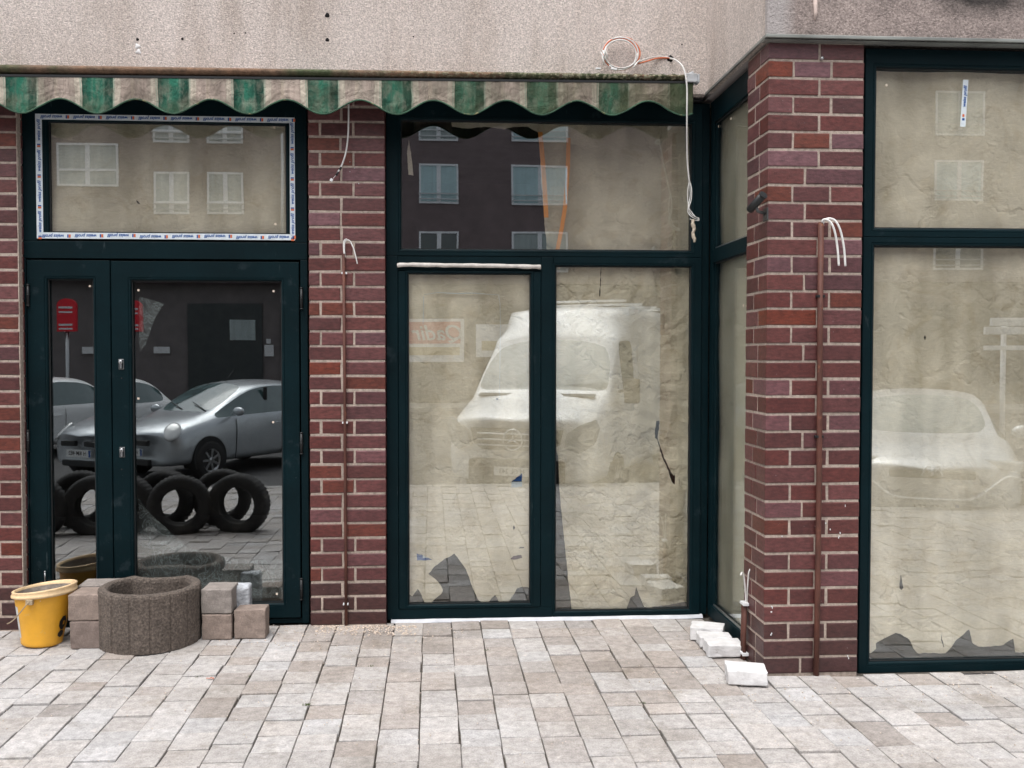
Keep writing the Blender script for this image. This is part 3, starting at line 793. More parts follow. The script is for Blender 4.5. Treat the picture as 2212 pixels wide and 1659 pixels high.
def strap(name, pts, w_, label, m='orange_tape', Y=YP - .003):
    mb = MB(); ps = [P(u, v, Y) for u, v in pts]; row = []
    for i, p in enumerate(ps):
        row.append((mb.bm.verts.new(p + Vector((-w_ / 2, 0, 0))), mb.bm.verts.new(p + Vector((w_ / 2, 0, 0)))))
    for i in range(len(row) - 1): mb.faces([row[i][0], row[i][1], row[i + 1][1], row[i + 1][0]], [(0, 1, 2, 3)])
    o = mb.build(name, M[m]); md = o.modifiers.new('s', 'SOLIDIFY'); md.thickness = .0008; setp(o, label, 'adhesive tape'); return o
strap('tape_strip', [(1167, 285), (1171, 330), (1175, 380), (1178, 430), (1180, 470)], .026, 'orange tape down the left edge of the masking paper in the middle transom')
strap('tape_strip', [(1228, 298), (1227, 350), (1224, 400), (1221, 445), (1214, 490), (1204, 540)], .024, 'orange tape bending down across the masking paper in the middle transom')
strap('tape_strip', [(866, 263), (915, 264), (965, 265)], .008, 'thin orange tape along the top left of the middle transom')
strap('tape_strip', [(1223, 362), (1222, 400), (1224, 440)], .009, 'short pale blue tape piece beside the bending orange tape', 'tape_white', YP - .006)
# middle narrow leaf: torn bottom
Z6 = lambda pts: ZC(1600, 1950, .58770, pts)
o1 = [(876, 586), (1151, 586)] + Z6([(890, 683), (830, 678), (795, 690), (775, 730), (740, 783), (672, 783), (665, 760), (648, 734), (625, 755), (600, 785), (560, 785), (535, 770), (497, 692), (470, 610), (440, 545), (400, 490), (371, 450), (345, 470), (303, 487), (230, 545), (193, 590), (240, 625), (275, 665), (292, 700), (280, 730), (240, 760), (214, 785), (166, 783), (140, 720), (120, 693), (100, 720), (84, 742), (40, 722)])
def nh(u, v, w_, h): return [(u, v - h), (u + w_, v), (u, v + h), (u - w_, v)]
h1 = [Z6([(113, 450), (160, 462), (222, 495), (117, 499)]), Z6([(745, 492), (775, 468), (828, 462), (832, 482), (790, 492)]), Z6([(815, 408), (846, 406), (845, 416), (812, 418)]),
      [(1105, 1040), (1128, 1022), (1128, 1052), (1104, 1054)], nh(1110, 1140, 2, 5), nh(1074, 862, 4, 2.5), Z6([(770, 285), (777, 262), (783, 283)])]
sheet('paper_sheet', Q(o1), [Q(h) for h in h1], YP, 'paper behind the narrow middle door leaf, torn open in a tall gap below', 'paper sheet', .006, 5, res=.028, group='masking papers behind the shop glass')
def tag_(name, pts, colr, label):
    mb = MB(); q_ = Q(pts, YP + .003); prism_y(mb, q_, YP + .013, YP + .0138); o = mb.build(name, colr); setp(o, label, 'label scrap'); return o
tg1 = tag_('label_scrap', Z6([(108, 440), (225, 455), (228, 505), (108, 505)]), M['blue_print'], 'blue label scrap showing through the left slit of the torn paper')
mb = MB(); prism_y(mb, Q(Z6([(155, 455), (178, 455), (210, 482), (155, 482)]), YP), YP + .0122, YP + .0128); mb.build('white_print', M['tape_white'], tg1)
o = strap('tape_outline', [(914, 700), (914.5, 665), (915, 640)], .0035, 'thin pale tape line up the left of the middle door paper', 'tape_white', YP - .004)
tl = [(916, 637), (930, 634), (945, 632), (985, 634), (1020, 633), (1060, 636), (1077, 637)]
mb = MB(); mb.tube([P(u, v, YP - .005) for u, v in tl], [.001, .0016, .0022, .0032, .0026, .0012, .001], 6); o = mb.build('tape_line', M['tape_white']); setp(o, 'thin white tape line across the top of the middle door paper', 'adhesive tape')
mb = MB(); mb.tube([P(u, v, YP - .005) for u, v in [(1077, 637), (1080, 655), (1081, 700), (1080, 780), (1079, 860)]], .0011, 6); o = mb.build('tape_line', M['tape_white']); setp(o, 'thin white tape line down the right of the middle door paper', 'adhesive tape')
tag_('label_scrap', [(1095, 1018), (1132, 1018), (1132, 1040), (1100, 1040)], M['blue_print'], 'dark blue label scrap in the upper tear of the middle door paper')
tag_('label_scrap', [(1100, 1041), (1132, 1041), (1132, 1058), (1100, 1058)], M['tape_white'], 'pale blue label scrap just below the dark blue one')
tag_('label_scrap', Z6([(735, 455), (840, 455), (840, 500), (735, 500)]), mat('purple_print', (.10, .05, .08), .5), 'purple label scrap showing through the right slit of the torn paper')
# fixed pane
o2 = [(1196, 568), (1497, 568)] + Z6([(1985, 787), (1930, 790), (1800, 810), (1700, 822), (1665, 815), (1645, 770), (1628, 728), (1611, 680), (1598, 735), (1568, 752), (1545, 825), (1540, 832), (1380, 845), (1172, 845), (1150, 650), (1130, 460), (1108, 240), (1090, 60)]) + [(1206, 985), (1199, 965)]
ZD = lambda pts: ZC(1300, 1000, .63291, pts)
slit = ZD([(2100, 1082), (2118, 1080), (2121, 1100), (2112, 1150), (2108, 1195), (2122, 1240), (2150, 1320), (2190, 1400), (2212, 1430)]) + ZC(2600, 1000, .6763, [(155, 1320), (150, 1390), (135, 1375), (115, 1310), (85, 1250), (45, 1120)]) + ZD([(2092, 1190), (2090, 1160)])
def crum(x, z):
    t = max(0, min(1, (x - 1.16) / .10)); k = max(0, min(1, (1.9 - z) / 1.2))
    return t * (.012 * noise.noise(Vector((x * 14, z * 9, 3))) + .010 * noise.noise(Vector((x * 30 + z * 22, z * 16, 8))) + .01) + k * .004 * noise.noise(Vector((x * 9, z * 20, 1)))
sheet('paper_sheet', Q(o2), [Q(slit), Q([(1299, 573), (1300, 573), (1297, 640), (1295, 640)])], YP, 'heavily crumpled masking paper behind the fixed pane, slit near its right edge', 'paper sheet', .010, 6, 'paper_crumpled', .022, group='masking papers behind the shop glass', push=crum)
# side window
sheet('paper_sheet', [(yw0 + .004, .09), (yc - .05, .09), (yc - .05, zr0), (yw0 + .004, zr0)], [], 0, 'pale masking paper in the lower pane of the slanting side window', 'paper sheet', .012, 7, res=.04, xplane=XW + .034, group='masking papers behind the shop glass')
sheet('paper_sheet', [(yw0 + .004, zr1), (yc - .05, zr1), (yc - .05, 2.86), (yw0 + .004, 2.86)], [], 0, 'pale masking paper in the upper pane of the slanting side window', 'paper sheet', .012, 8, res=.04, xplane=XW + .034, group='masking papers behind the shop glass')
# bay window
YPR = YGR + .014
QR = lambda pts: Q(pts, YPR)
def wav(x, z): return .014 + .016 * math.sin(x * 11 + noise.noise(Vector((x * 1.3, z * .8, 2))) * 5) * (.5 + .5 * noise.noise(Vector((x, z * .6, 5)))) + .006 * noise.noise(Vector((x * 12, z * 7, 6)))
sheet('paper_sheet', [(tr[0] - .01, tr[2] - .01), (tr[1] + .01, tr[2] - .01), (tr[1] + .01, tr[3] + .01), (tr[0] - .01, tr[3] + .01)], [], YPR + .006, 'softly folded masking paper in the upper pane of the right bay', 'paper sheet', .012, 9, 'paper', .04, group='masking papers behind the shop glass', push=wav)
Z3 = lambda pts: ZC(2600, 1952, .67631, pts)
b0 = lr[0] - .01; b1 = lr[1] + .01
o3 = QR(Z3([(2600, 985), (2400, 960), (2300, 985), (2186, 985), (2175, 903), (2150, 915), (2112, 942), (2040, 950), (1960, 948), (1925, 925), (1905, 845), (1870, 875), (1820, 910), (1795, 950), (1760, 985), (1690, 985), (1600, 988), (1575, 960), (1550, 905), (1510, 880), (1470, 866), (1400, 895), (1348, 925), (1350, 960), (1320, 985)]))
o3 = [(b1, lr[3] + .01)] + [p for p in o3 if p[0] < b1 - .02] + [(b0, o3[-1][1]), (b0, lr[3] + .01)]
sheet('paper_sheet', o3, [QR(Z3([(1505, 520), (1512, 560), (1520, 600), (1508, 614), (1498, 605), (1500, 560)])), QR(Z3([(1742, 855), (1740, 900), (1755, 945), (1748, 950), (1736, 905)])), QR(nh(2004, 729, 2.5, 6))], YPR + .004,
      'wide masking paper in the lower pane of the right bay with torn bottom corners', 'paper sheet', .010, 10, 'paper', .035, group='masking papers behind the shop glass', push=wav)
# clear film behind the double door
fl = [(297, 640), (352, 655), (330, 690), (311, 745), (297, 760)]
sheet('plastic_film', Q(fl), [], YP + .02, 'scrap of clear plastic film hanging in the upper left of the wide door leaf', 'plastic film', .02, 12, 'film', .02)
sheet('plastic_film', Q([(290, 1290), (290, 1080), (330, 1130), (400, 1190), (520, 1215), (608, 1215), (608, 1300)]), [], YP + .05, 'crumpled clear plastic film at the foot of the wide door leaf', 'plastic film', .05, 13, 'film', .03)
# floor things dimly seen through the tears
mb = MB(); mb.box(1.0, 1.14, 5.75, 5.95, 0.0, .16, .01); o = mb.build('paint_bucket_box', mat('pale_box', (.3, .38, .42), .7)); setp(o, 'pale box on the shop floor behind the torn paper', 'box')
bpy.data.objects.remove(o)

# ================================================================== AWNING
YA = 5.054
aw = thing('awning', 'retracted green and cream striped awning with scalloped valance and mossy top', 'awning', (0, YA, 2.9))
aw.location = (0, 0, 0)
xa0, xa1 = P(-160, 200, YA).x, P(1497, 200, YA).x
def zline(vl, vr):
    a, b = P(0, vl, YA), P(1500, vr, YA)
    return lambda x: a.z + (b.z - a.z) * (x - a.x) / (b.x - a.x)
ztop, zlow = zline(165, 180), zline(244, 249)
xs0 = P(212, 240, YA).x; PER = (P(1325, 240, YA).x - P(212, 240, YA).x) / 7
def scal(x):
    return zlow(x) + (.038 * (1 - math.cos(2 * math.pi * (x - xs0) / PER)))
mb = MB(); NX, NZ = 560, 26; g = []
def yval(x, t, z):
    k = t * 1.0
    w_ = .010 * noise.noise(Vector((x * 5, 0, 4))) * k + .005 * noise.noise(Vector((x * 16, t * 2.2, 1))) * (.3 + k)
    dg = noise.noise(Vector((x * 9 + t * 3, t * 3 - x * 4, 9)))
    return YA + w_ + .004 * (1 - abs(dg) * 2) * k * .8
zt_ = {}
for i in range(NX + 1):
    x = xa0 + (xa1 - xa0) * i / NX; a, b = ztop(x), scal(x)
    if x > xa1 - .03: b = max(b, zlow(x) + .0)
    col_ = []
    for k in range(NZ + 1):
        t = k / NZ; col_.append(mb.bm.verts.new((x, yval(x, t, 0), a + (b - a) * t)))
    g.append(col_)
for i in range(NX):
    for k in range(NZ): mb.faces([g[i][k], g[i + 1][k], g[i + 1][k + 1], g[i][k + 1]], [(0, 1, 2, 3)], 0, (1, 1, 1), True)
def awn_mat():
    m, nt, out = newmat('striped_canvas'); b = nd(nt, 'ShaderNodeBsdfPrincipled'); b.inputs['Roughness'].default_value = .85; nt.links.new(b.outputs[0], out.inputs[0])
    b.inputs['Specular IOR Level'].default_value = .2
    tc = nd(nt, 'ShaderNodeTexCoord'); v = tc.outputs['Object']; sp = nd(nt, 'ShaderNodeSeparateXYZ'); nt.links.new(v, sp.inputs[0])
    wob = tex_noise(nt, 9, detail=2, vec=v); wm = nd(nt, 'ShaderNodeMath', operation='MULTIPLY_ADD'); wm.inputs[1].default_value = .012; nt.links.new(wob, wm.inputs[0]); nt.links.new(sp.outputs[0], wm.inputs[2])
    a = nd(nt, 'ShaderNodeMath', operation='SUBTRACT'); a.inputs[1].default_value = xs0 - PER / 2 + .006; nt.links.new(wm.outputs[0], a.inputs[0])
    d = nd(nt, 'ShaderNodeMath', operation='DIVIDE'); d.inputs[1].default_value = PER; nt.links.new(a.outputs[0], d.inputs[0])
    f = nd(nt, 'ShaderNodeMath', operation='FRACT'); nt.links.new(d.outputs[0], f.inputs[0])
    G, G2, Cc, C2, L = (.012, .062, .042), (.07, .17, .12), (.40, .325, .28), (.52, .46, .38), (.30, .37, .29)
    h = .205; st = [(0, Cc), (.5 - h - .10, Cc), (.5 - h - .095, C2), (.5 - h - .03, C2), (.5 - h - .025, L), (.5 - h - .004, C2), (.5 - h, G), (.5 - .10, (.02, .12, .08)), (.5 - .07, G2), (.5 - .055, (.03, .17, .11)),
         (.5 + .06, (.03, .15, .10)), (.5 + .075, G2), (.5 + .10, G), (.5 + h - .01, G), (.5 + h, L), (.5 + h + .03, C2), (.5 + h + .09, C2), (.5 + h + .10, Cc), (.93, Cc), (.94, (.45, .37, .30)), (1, Cc)]
    col = ramp(nt, f.outputs[0], st)
    # staining: algae growing towards the right end, sooty drips
    n1 = tex_noise(nt, 6, detail=6, vec=v, stretch=(1, 1, .6))
    col = mul(nt, col, ramp(nt, n1, [(.32, .55), (.62, 1.1)]))
    nf = tex_noise(nt, 16, detail=6, vec=v, stretch=(1.4, 1, .8)); col = mul(nt, col, (.33, .31, .25), 'MIX', ramp(nt, nf, [(.46, 0.), (.66, .38)]))
    nf2 = tex_noise(nt, 8, detail=5, vec=v, dist=.5); col = mul(nt, col, (.10, .085, .06), 'MIX', ramp(nt, nf2, [(.50, 0.), (.68, .40)]))
    n2 = tex_noise(nt, 60, detail=3, vec=v, stretch=(1, 1, .06)); col = mul(nt, col, ramp(nt, n2, [(.35, .82), (.6, 1.03)]))
    mr = nd(nt, 'ShaderNodeMapRange'); mr.inputs[1].default_value = -1.0; mr.inputs[2].default_value = 1.4; mr.inputs[3].default_value = 0; mr.inputs[4].default_value = .80; nt.links.new(sp.outputs[0], mr.inputs[0])
    n3 = tex_noise(nt, 4, detail=6, vec=v); mm = nd(nt, 'ShaderNodeMath', operation='MULTIPLY'); nt.links.new(ramp(nt, n3, [(.38, .40), (.55, 1.)]), mm.inputs[0]); nt.links.new(mr.outputs[0], mm.inputs[1])
    col = mul(nt, col, (.055, .062, .030), 'MIX', mm.outputs[0])
    # damp green dirt creeping up from the hem
    zz = nd(nt, 'ShaderNodeMapRange'); zz.inputs[1].default_value = zlow(0) + .075; zz.inputs[2].default_value = zlow(0) + .0; zz.inputs[3].default_value = 0; zz.inputs[4].default_value = .55
    nt.links.new(sp.outputs[2], zz.inputs[0]); m3 = nd(nt, 'ShaderNodeMath', operation='MULTIPLY'); nt.links.new(zz.outputs[0], m3.inputs[0]); nt.links.new(ramp(nt, n3, [(.4, .2), (.6, 1.)]), m3.inputs[1])
    col = mul(nt, col, (.05, .085, .045), 'MIX', m3.outputs[0])
    nt.links.new(col, b.inputs['Base Color'])
    n4 = tex_noise(nt, 16, detail=5, vec=v, dist=1.2); b1 = nd(nt, 'ShaderNodeBump'); b1.inputs['Strength'].default_value = .9; b1.inputs['Distance'].default_value = .012; nt.links.new(n4, b1.inputs['Height'])
    n5 = tex_noise(nt, 7, detail=3, vec=v, stretch=(2, 1, .8), dist=1); b2 = nd(nt, 'ShaderNodeBump'); b2.inputs['Strength'].default_value = .8; b2.inputs['Distance'].default_value = .02; nt.links.new(n5, b2.inputs['Height'])
    nt.links.new(b1.outputs[0], b2.inputs['Normal']); nt.links.new(b2.outputs[0], b.inputs['Normal'])
    return m
o = mb.build('valance', awn_mat(), aw); md = o.modifiers.new('s', 'SOLIDIFY'); md.thickness = .0015
M['piping'] = mat('green_piping', (.03, .085, .05), .8, var=(12, .5, 1.4), spots=[(9, .6, (.30, .25, .12), .1, 4)])
mb = MB(); mb.tube([(xa0 + (xa1 - xa0) * i / 300, yval(xa0 + (xa1 - xa0) * i / 300, 1, 0) - .001, scal(xa0 + (xa1 - xa0) * i / 300)) for i in range(301)], .0042, 6); mb.build('hem_piping', M['piping'], aw)
# rolled cover on top
zc0 = zline(133, 158)
def moss(nt, col, b):
    tc = nd(nt, 'ShaderNodeTexCoord'); v = tc.outputs['Object']; sp = nd(nt, 'ShaderNodeSeparateXYZ'); nt.links.new(v, sp.inputs[0])
    n1 = tex_noise(nt, 3.0, detail=3, vec=v, stretch=(1, .1, .1)); col = mul(nt, col, ramp(nt, n1, [(.38, (.45, .75, .45)), (.5, (1.1, .95, .85)), (.62, (1.5, 1.15, .95))]))
    mr = nd(nt, 'ShaderNodeMapRange'); mr.inputs[1].default_value = -.8; mr.inputs[2].default_value = .9; nt.links.new(sp.outputs[0], mr.inputs[0])
    n2 = tex_noise(nt, 60, detail=6, vec=v); m_ = nd(nt, 'ShaderNodeMath', operation='MULTIPLY'); nt.links.new(ramp(nt, n2, [(.5, 0.), (.56, 1.)]), m_.inputs[0]); nt.links.new(mr.outputs[0], m_.inputs[1])
    col = mul(nt, col, (.30, .29, .20), 'MIX', m_.outputs[0])
    n3 = tex_noise(nt, 34, detail=6, vec=v); m2 = nd(nt, 'ShaderNodeMath', operation='MULTIPLY'); nt.links.new(ramp(nt, n3, [(.48, 0.), (.54, .9)]), m2.inputs[0]); nt.links.new(mr.outputs[0], m2.inputs[1])
    return mul(nt, col, (.03, .04, .014), 'MIX', m2.outputs[0])
M['cover'] = mat('mossy_canvas_roll', (.135, .105, .08), .95, var=(40, .6, 1.3), bump=[(50, .8, .008), (160, .6, .003)], extra=moss)
mb = MB(); N = 420; rings = []
x1c = P(1483, 170, YA).x
for i in range(N + 1):
    x = xa0 + (x1c - xa0) * i / N; zt, zb = zc0(x), ztop(x) + .010; h = zt - zb
    rough = max(0, (x + .6) / 2) * .006
    ring = []
    for k in range(11):
        a = k / 10 * math.pi * 1.0
        yy = 5.20 - (5.20 - YA + .016) * math.sin(a) ** .6 if 0 < k < 10 else 5.20
        zz = zb + h * (.5 + .5 * math.cos(a))
        nn = noise.noise(Vector((x * 30, k * .9, 0))) * rough + noise.noise(Vector((x * 80, k * 2.1, 5))) * rough * .8
        ring.append(mb.bm.verts.new((x, yy - nn * .5, zz + nn)))
    rings.append(ring)
for i in range(N):
    for k in range(10): mb.faces([rings[i][k], rings[i + 1][k], rings[i + 1][k + 1], rings[i][k + 1]], [(0, 1, 2, 3)], 0, (1, 1, 1), True)
mb.faces(rings[-1], [tuple(range(11))])
mb.build('rolled_cover', M['cover'], aw)
mb = MB()
for (e, f, y0, y1) in ((-.001, .011, YA - .004, 5.2),):
    a0_, a1_ = ztop(xa0), ztop(xa1)
    v_ = [mb.bm.verts.new(p) for p in ((xa0, y0, a0_ + e), (xa1, y0, a1_ + e), (xa1, y1, a1_ + e), (xa0, y1, a0_ + e), (xa0, y0, a0_ + f), (xa1, y0, a1_ + f), (xa1, y1, a1_ + f), (xa0, y1, a0_ + f))]
    mb.faces(v_, [(0, 1, 2, 3), (4, 5, 6, 7), (0, 1, 5, 4), (1, 2, 6, 5), (2, 3, 7, 6), (3, 0, 4, 7)])
mb.build('front_rail', M['dark_metal'], aw)
mb = MB(); p = P(1497, 168, YA)
mb.box(p.x - .045, p.x + .022, YA - .012, 5.21, p.z - .026, p.z + .022, .005); mb.box(p.x + .0225, p.x + .034, YA - .018, 5.10, p.z - .030, p.z + .018, .006); mb.tube([(p.x - .02, YA + .03, p.z + .02), (p.x + .01, YA + .03, p.z + .034)], .012, 10)
mb.build('end_cap', mat('chalky_aluminium', (.50, .52, .54), .5, .2, var=(20, .7, 1.2)), aw)
mb = MB(); mb.box(xa0, x1c, 5.10, 5.20, ztop(0) - .04, ztop(0) - .002); mb.build('shading_cassette', M['dark_metal'], aw)  # unseen dark cassette box, added to deepen the darkness below the awning

# ================================================================== CABLES AND TUBES
YSf = YSB - .012
def curve_pts(uvY, n=8): return bez([P(u, v, Y) for u, v, Y in uvY], n)
def rot_coil(u, v, ru, rv, Y, turns, jit, ph=0):
    c = P(u, v, Y); k = FPX / Y / 1.0; out = []
    for i in range(int(28 * turns) + 1):
        a = ph + 2 * math.pi * i / 28; rr = 1 + jit * math.sin(a * .7 + ph)
        out.append(c + Vector((ru / k * rr * math.cos(a), -.004 * math.sin(a * 1.3 + ph), rv / k * rr * math.sin(a))))
    return out
coil = thing('cable_coil', 'coil of white and orange cable tied up on the wall above the awning', 'cable')
YC = 5.17
mb = MB()
for k in range(2): mb.tube(rot_coil(1341, 115, 38, 33, YC - .006 * k, 1.0, .03, k * 2.1), .0042, 8)
mb.tube(rot_coil(1339, 118, 35, 31, YC - .01, 1.0, .04, 4), .0042, 8)
mb.build('white_cable', M['cable_white'], coil)
mb = MB(); mb.tube(rot_coil(1344, 115, 40, 33, YC + .004, 1.0, .03, 1), .0042, 8)
mb.tube(rot_coil(1339, 117, 37, 34, YC - .002, 1.0, .03, 3), .0040, 8)
mb.tube(curve_pts([(1375, 138, YC - .005), (1395, 133, YC - .01), (1420, 126, YSf), (1446, 125, YSf + .01)]), .0042, 8)
mb.build('orange_cable', M['cable_orange'], coil)
mb = MB(); mb.tube(curve_pts([(1368, 141, YC - .005), (1390, 129, YC - .012), (1420, 122, YSf), (1446, 124, YSf + .01)]), .0036, 8)
mb.build('white_cable', M['cable_white'], coil)
for (a, b, c, d) in ((1297, 112, 1307, 128), (1302, 108, 1311, 134), (1307, 104, 1313, 126), (1301, 120, 1305, 140), (1370, 140, 1382, 130), (1366, 148, 1376, 136), (1310, 100, 1305, 122)):
    mb = MB(); mb.tube([P(a, b, YC - .014), P(c, d, YC - .016)], [.003, .0045], 7); mb.build('wire_tie', M['knot'], coil)
mb = MB(); mb.box(-.014, .014, -.006, .006, -.005, .004, .002, mat4=Matrix.Translation(P(1292, 148, 5.08))); mb.build('wire_connector', M['white_plastic'], coil); mb = MB()
mb.box(-.016, .016, -.006, .006, -.006, .005, .002, mat4=Matrix.Translation(P(1326, 149, 5.08)) @ Matrix.Rotation(R(10), 4, 'Y'))
mb.build('wire_connector', M['white_plastic'], coil)
mb = MB(); p = P(1447, 126, YSB); mb.lathe([(.0001, .0016), (.017, .0018), (.021, -.002)], 14, 0, Matrix.Translation(p) @ Matrix.Rotation(R(90), 4, 'X'), fn=lambda r, z, a: r * (1 + .3 * math.sin(2 * a + 1) * math.cos(3 * a)))
mb.build('cable_hole', hole, B)
hc = thing('hanging_cable', 'white cable hanging over the awning end with a looped tail and rag of tape', 'cable')
mb = MB()
mb.tube(curve_pts([(1447, 126, YSf + .012), (1458, 129, 5.15), (1472, 140, 5.05), (1480, 158, 5.025), (1484, 190, 5.02), (1484, 240, 5.02), (1484, 300, 5.06), (1485, 350, 5.1), (1489, 392, 5.12)]), .0046, 9)
mb.build('cable', M['cable_white'], hc)
mb = MB()
for pts in ([(1489, 390), (1486, 410), (1486, 435), (1490, 452), (1500, 466), (1509, 473)], [(1490, 391), (1494, 410), (1493, 432), (1488, 450), (1493, 463), (1508, 471)], [(1489, 392), (1491, 420), (1487, 445), (1486, 458), (1494, 468), (1509, 475)], [(1509, 470), (1510, 476), (1504, 476), (1490, 473)]):
    mb.tube(curve_pts([(u, v, 5.12 + .006 * math.sin(u)) for u, v in pts], 6), .0026, 7)
mb.build('loose_wire', M['cable_white'], hc)
mb = MB(); mb.tube(bez([P(u, v, 5.12) for u, v in [(1497, 474), (1497, 485), (1499, 495), (1497, 505), (1499, 515), (1501, 523)]], 5), [.0095] * 12 + [.0085] * 13 + [.006], 8)
for v in mb.bm.verts: v.co += Vector((noise.noise(v.co * 70), noise.noise(v.co * 70 + Vector((5, 0, 0))) * .6, 0)) * .006
mb.build('tape_rag', mat('beige_tape_rag', (.50, .43, .34), .9, var=(40, .7, 1.15)), hc)
sc_ = thing('cable_tail', 'short white cable dangling beside the narrow brick pier with a lamp connector', 'cable')
mb = MB(); mb.tube(curve_pts([(753, 200, 5.16), (753, 250, 5.17), (752, 290, 5.18), (748, 325, 5.19), (741, 350, 5.2), (734, 365, 5.2), (729, 373, 5.2)]), .0046, 8); mb.build('cable', M['cable_white'], sc_)
mb = MB(); mb.tube([P(737, 361, 5.2), P(733, 367, 5.2)], .0058, 8); mb.tube([P(731, 371, 5.2), P(726, 379, 5.2)], .0058, 8); mb.build('insulating_tape', M['dark_metal'], sc_)
mb = MB(); mb.tube([P(726, 378, 5.2), P(719, 386, 5.2)], .0015, 6); mb.box(-.008, .008, -.005, .005, -.008, .008, .002, mat4=Matrix.Translation(P(716, 389, 5.2)) @ Matrix.Rotation(R(35), 4, 'Y')); mb.build('wire_connector', M['white_plastic'], sc_)
# small fixings on the narrow pier
for u, v, Y_, r_ in ((756, 350, YB, .003), (766, 363, YB, .003), (775, 397, YB, .003), (756, 371, YB, .003), (1774, 127, YF, .008)):
    mb = MB(); mb.lathe([(.0001, r_ * 2), (r_, r_ * 1.7), (r_, 0)], 10, 0, Matrix.Translation(P(u, v, Y_)) @ Matrix.Rotation(R(90), 4, 'X')); mb.build('screw', M['metal'], B)

def clip(parent, p, w_, white=True, ax='x'):
    mb = MB(); m_ = M['white_plastic'] if white else M['dark_metal']
    T = Matrix.Translation(p)
    for s in (-1, 1): mb.box(s * w_ - .004, s * w_ + .004, -.006, .014, -.006, .006, .0025, mat4=T)
    if white is not True or ax == 'band': mb.box(-w_, w_, -.012, -.009, -.006, .006, .001, mat4=T)
    mb.build('clip', m_, parent)
# tube on the narrow pier
t1 = thing('conduit_tube', 'thin rusty brown conduit up the narrow brick pier with white clips', 'conduit')
x_, yt = P(745, 900, YB - .012).x, YB - .012
zt = P(745, 548, yt).z
mb = MB(); mb.tube([(x_ + .003, yt, -.01), (x_ + .001, yt, .5), (x_, yt - .001, 1.3), (x_ - .003, yt, zt)], .0085, 12); mb.build('tube', M['rust'], t1)
for v in (590, 913, 1305): clip(t1, Vector((x_, yt, P(745, v, yt).z)), .0115)
mb = MB()
mb.tube(curve_pts([(745, 556, yt), (744, 535, yt), (746, 521, yt - .004), (755, 520, yt - .01), (763, 535, yt - .012), (768, 552, yt - .012), (772, 570, yt - .01)], 7), .0037, 8)
mb.tube(curve_pts([(744, 556, yt), (742, 532, yt), (744, 519, yt - .004), (750, 517, yt - .01)], 7), .0037, 8)
mb.build('cable', M['cable_white'], t1)
# tube on the pillar
t2 = thing('conduit_tube', 'thicker rusty conduit up the corner pillar, white cables arching from its top', 'conduit')
yt = YF - .016; x_ = P(1770, 900, yt).x; zt = P(1776, 480, yt).z
mb = MB(); mb.tube([(x_ - .003, yt, -.015), (x_, yt, .4), (x_ + .001, yt - .002, 1.0), (x_ - .001, yt, 1.6), (x_ - .002, yt, zt)], .0135, 14); mb.build('tube', M['rust'], t2)
for v in (640, 943): clip(t2, Vector((x_, yt, P(1770, v, yt).z)), .0165, False)
for (a, b) in (((1776, 486), [(1776, 478), (1782, 474), (1794, 480), (1803, 500), (1809, 535), (1812, 574)]), ((1778, 488), [(1779, 478), (1790, 472), (1804, 477), (1815, 497), (1823, 535), (1826, 575)])):
    mb = MB(); mb.tube(curve_pts([(a[0], a[1], yt)] + [(u, v, yt - .012 - .02 * min(1, i / 3)) for i, (u, v) in enumerate(b)], 7), .0052, 9); mb.build('cable', M['cable_white'], t2)
# pair on the flank
t3 = thing('conduit_tube', 'short rusty conduit standing at the pillar flank with white clips and two cable tails', 'conduit')
xx_ = XR - .017; pb = PXl(1608, 1433, xx_); yy_ = pb.y
zt = P(1611, 1308, yy_).z
for dy_ in (0, .03):
    mb = MB(); mb.tube([(xx_, yy_ + dy_, -.03), (xx_ - .001, yy_ + dy_, .1), (xx_ + .002, yy_ + dy_, zt)], .0095, 12); mb.build('tube', M['rust'], t3)
for v in (1304, 1412):
    zz = P(1611, v, yy_).z; mb = MB(); mb.box(xx_ - .014, XR - .001, yy_ - .016, yy_ - .012 + .05, zz - .007, zz + .007, .003); mb.box(xx_ - .016, xx_ + .016, yy_ - .018, yy_ - .014, zz - .008, zz + .008, .002); mb.build('clip', M['white_plastic'], t3)
for pts in ([(1611, 1310), (1611, 1290), (1609, 1262), (1607, 1245), (1603, 1237), (1600, 1243)], [(1613, 1310), (1614, 1280), (1616, 1252), (1618, 1235), (1624, 1226), (1629, 1224)]):
    mb = MB(); mb.tube(curve_pts([(u, v, yy_ - .006 * k) for k, (u, v) in enumerate(pts)], 6), .0042, 8); mb.build('cable', M['cable_white'], t3)
# security camera
sc2 = thing('security_camera', 'small black bullet camera on the flank of the corner pillar', 'security camera')
yk = PXl(1640, 440, XR - .04).y
a, b = P(1618, 455, yk + .05), P(1648, 422, yk - .03)
mb = MB(); mb.tube([a, a.lerp(b, .06), b], [.014, .019, .019], 16); mb.tube([b, b + (b - a).normalized() * .006], .021, 16); mb.build('housing', M['dark_metal'], sc2)
mb = MB(); d_ = (b - a).normalized(); mb.tube([b + d_ * .0061, b + d_ * .007], .015, 16); mb.build('lens', M['gasket'], sc2)
mb = MB(); c_ = a.lerp(b, .45); mb.tube([c_, c_ + Vector((.012, 0, -.035)), Vector((XR - .004, c_.y, c_.z - .045))], .008, 8)
mb.box(XR - .006, XR - .0005, c_.y - .03, c_.y + .03, c_.z - .08, c_.z - .02, .002); mb.build('bracket', mat('grey_bracket', (.09, .09, .09), .5, .5), sc2)

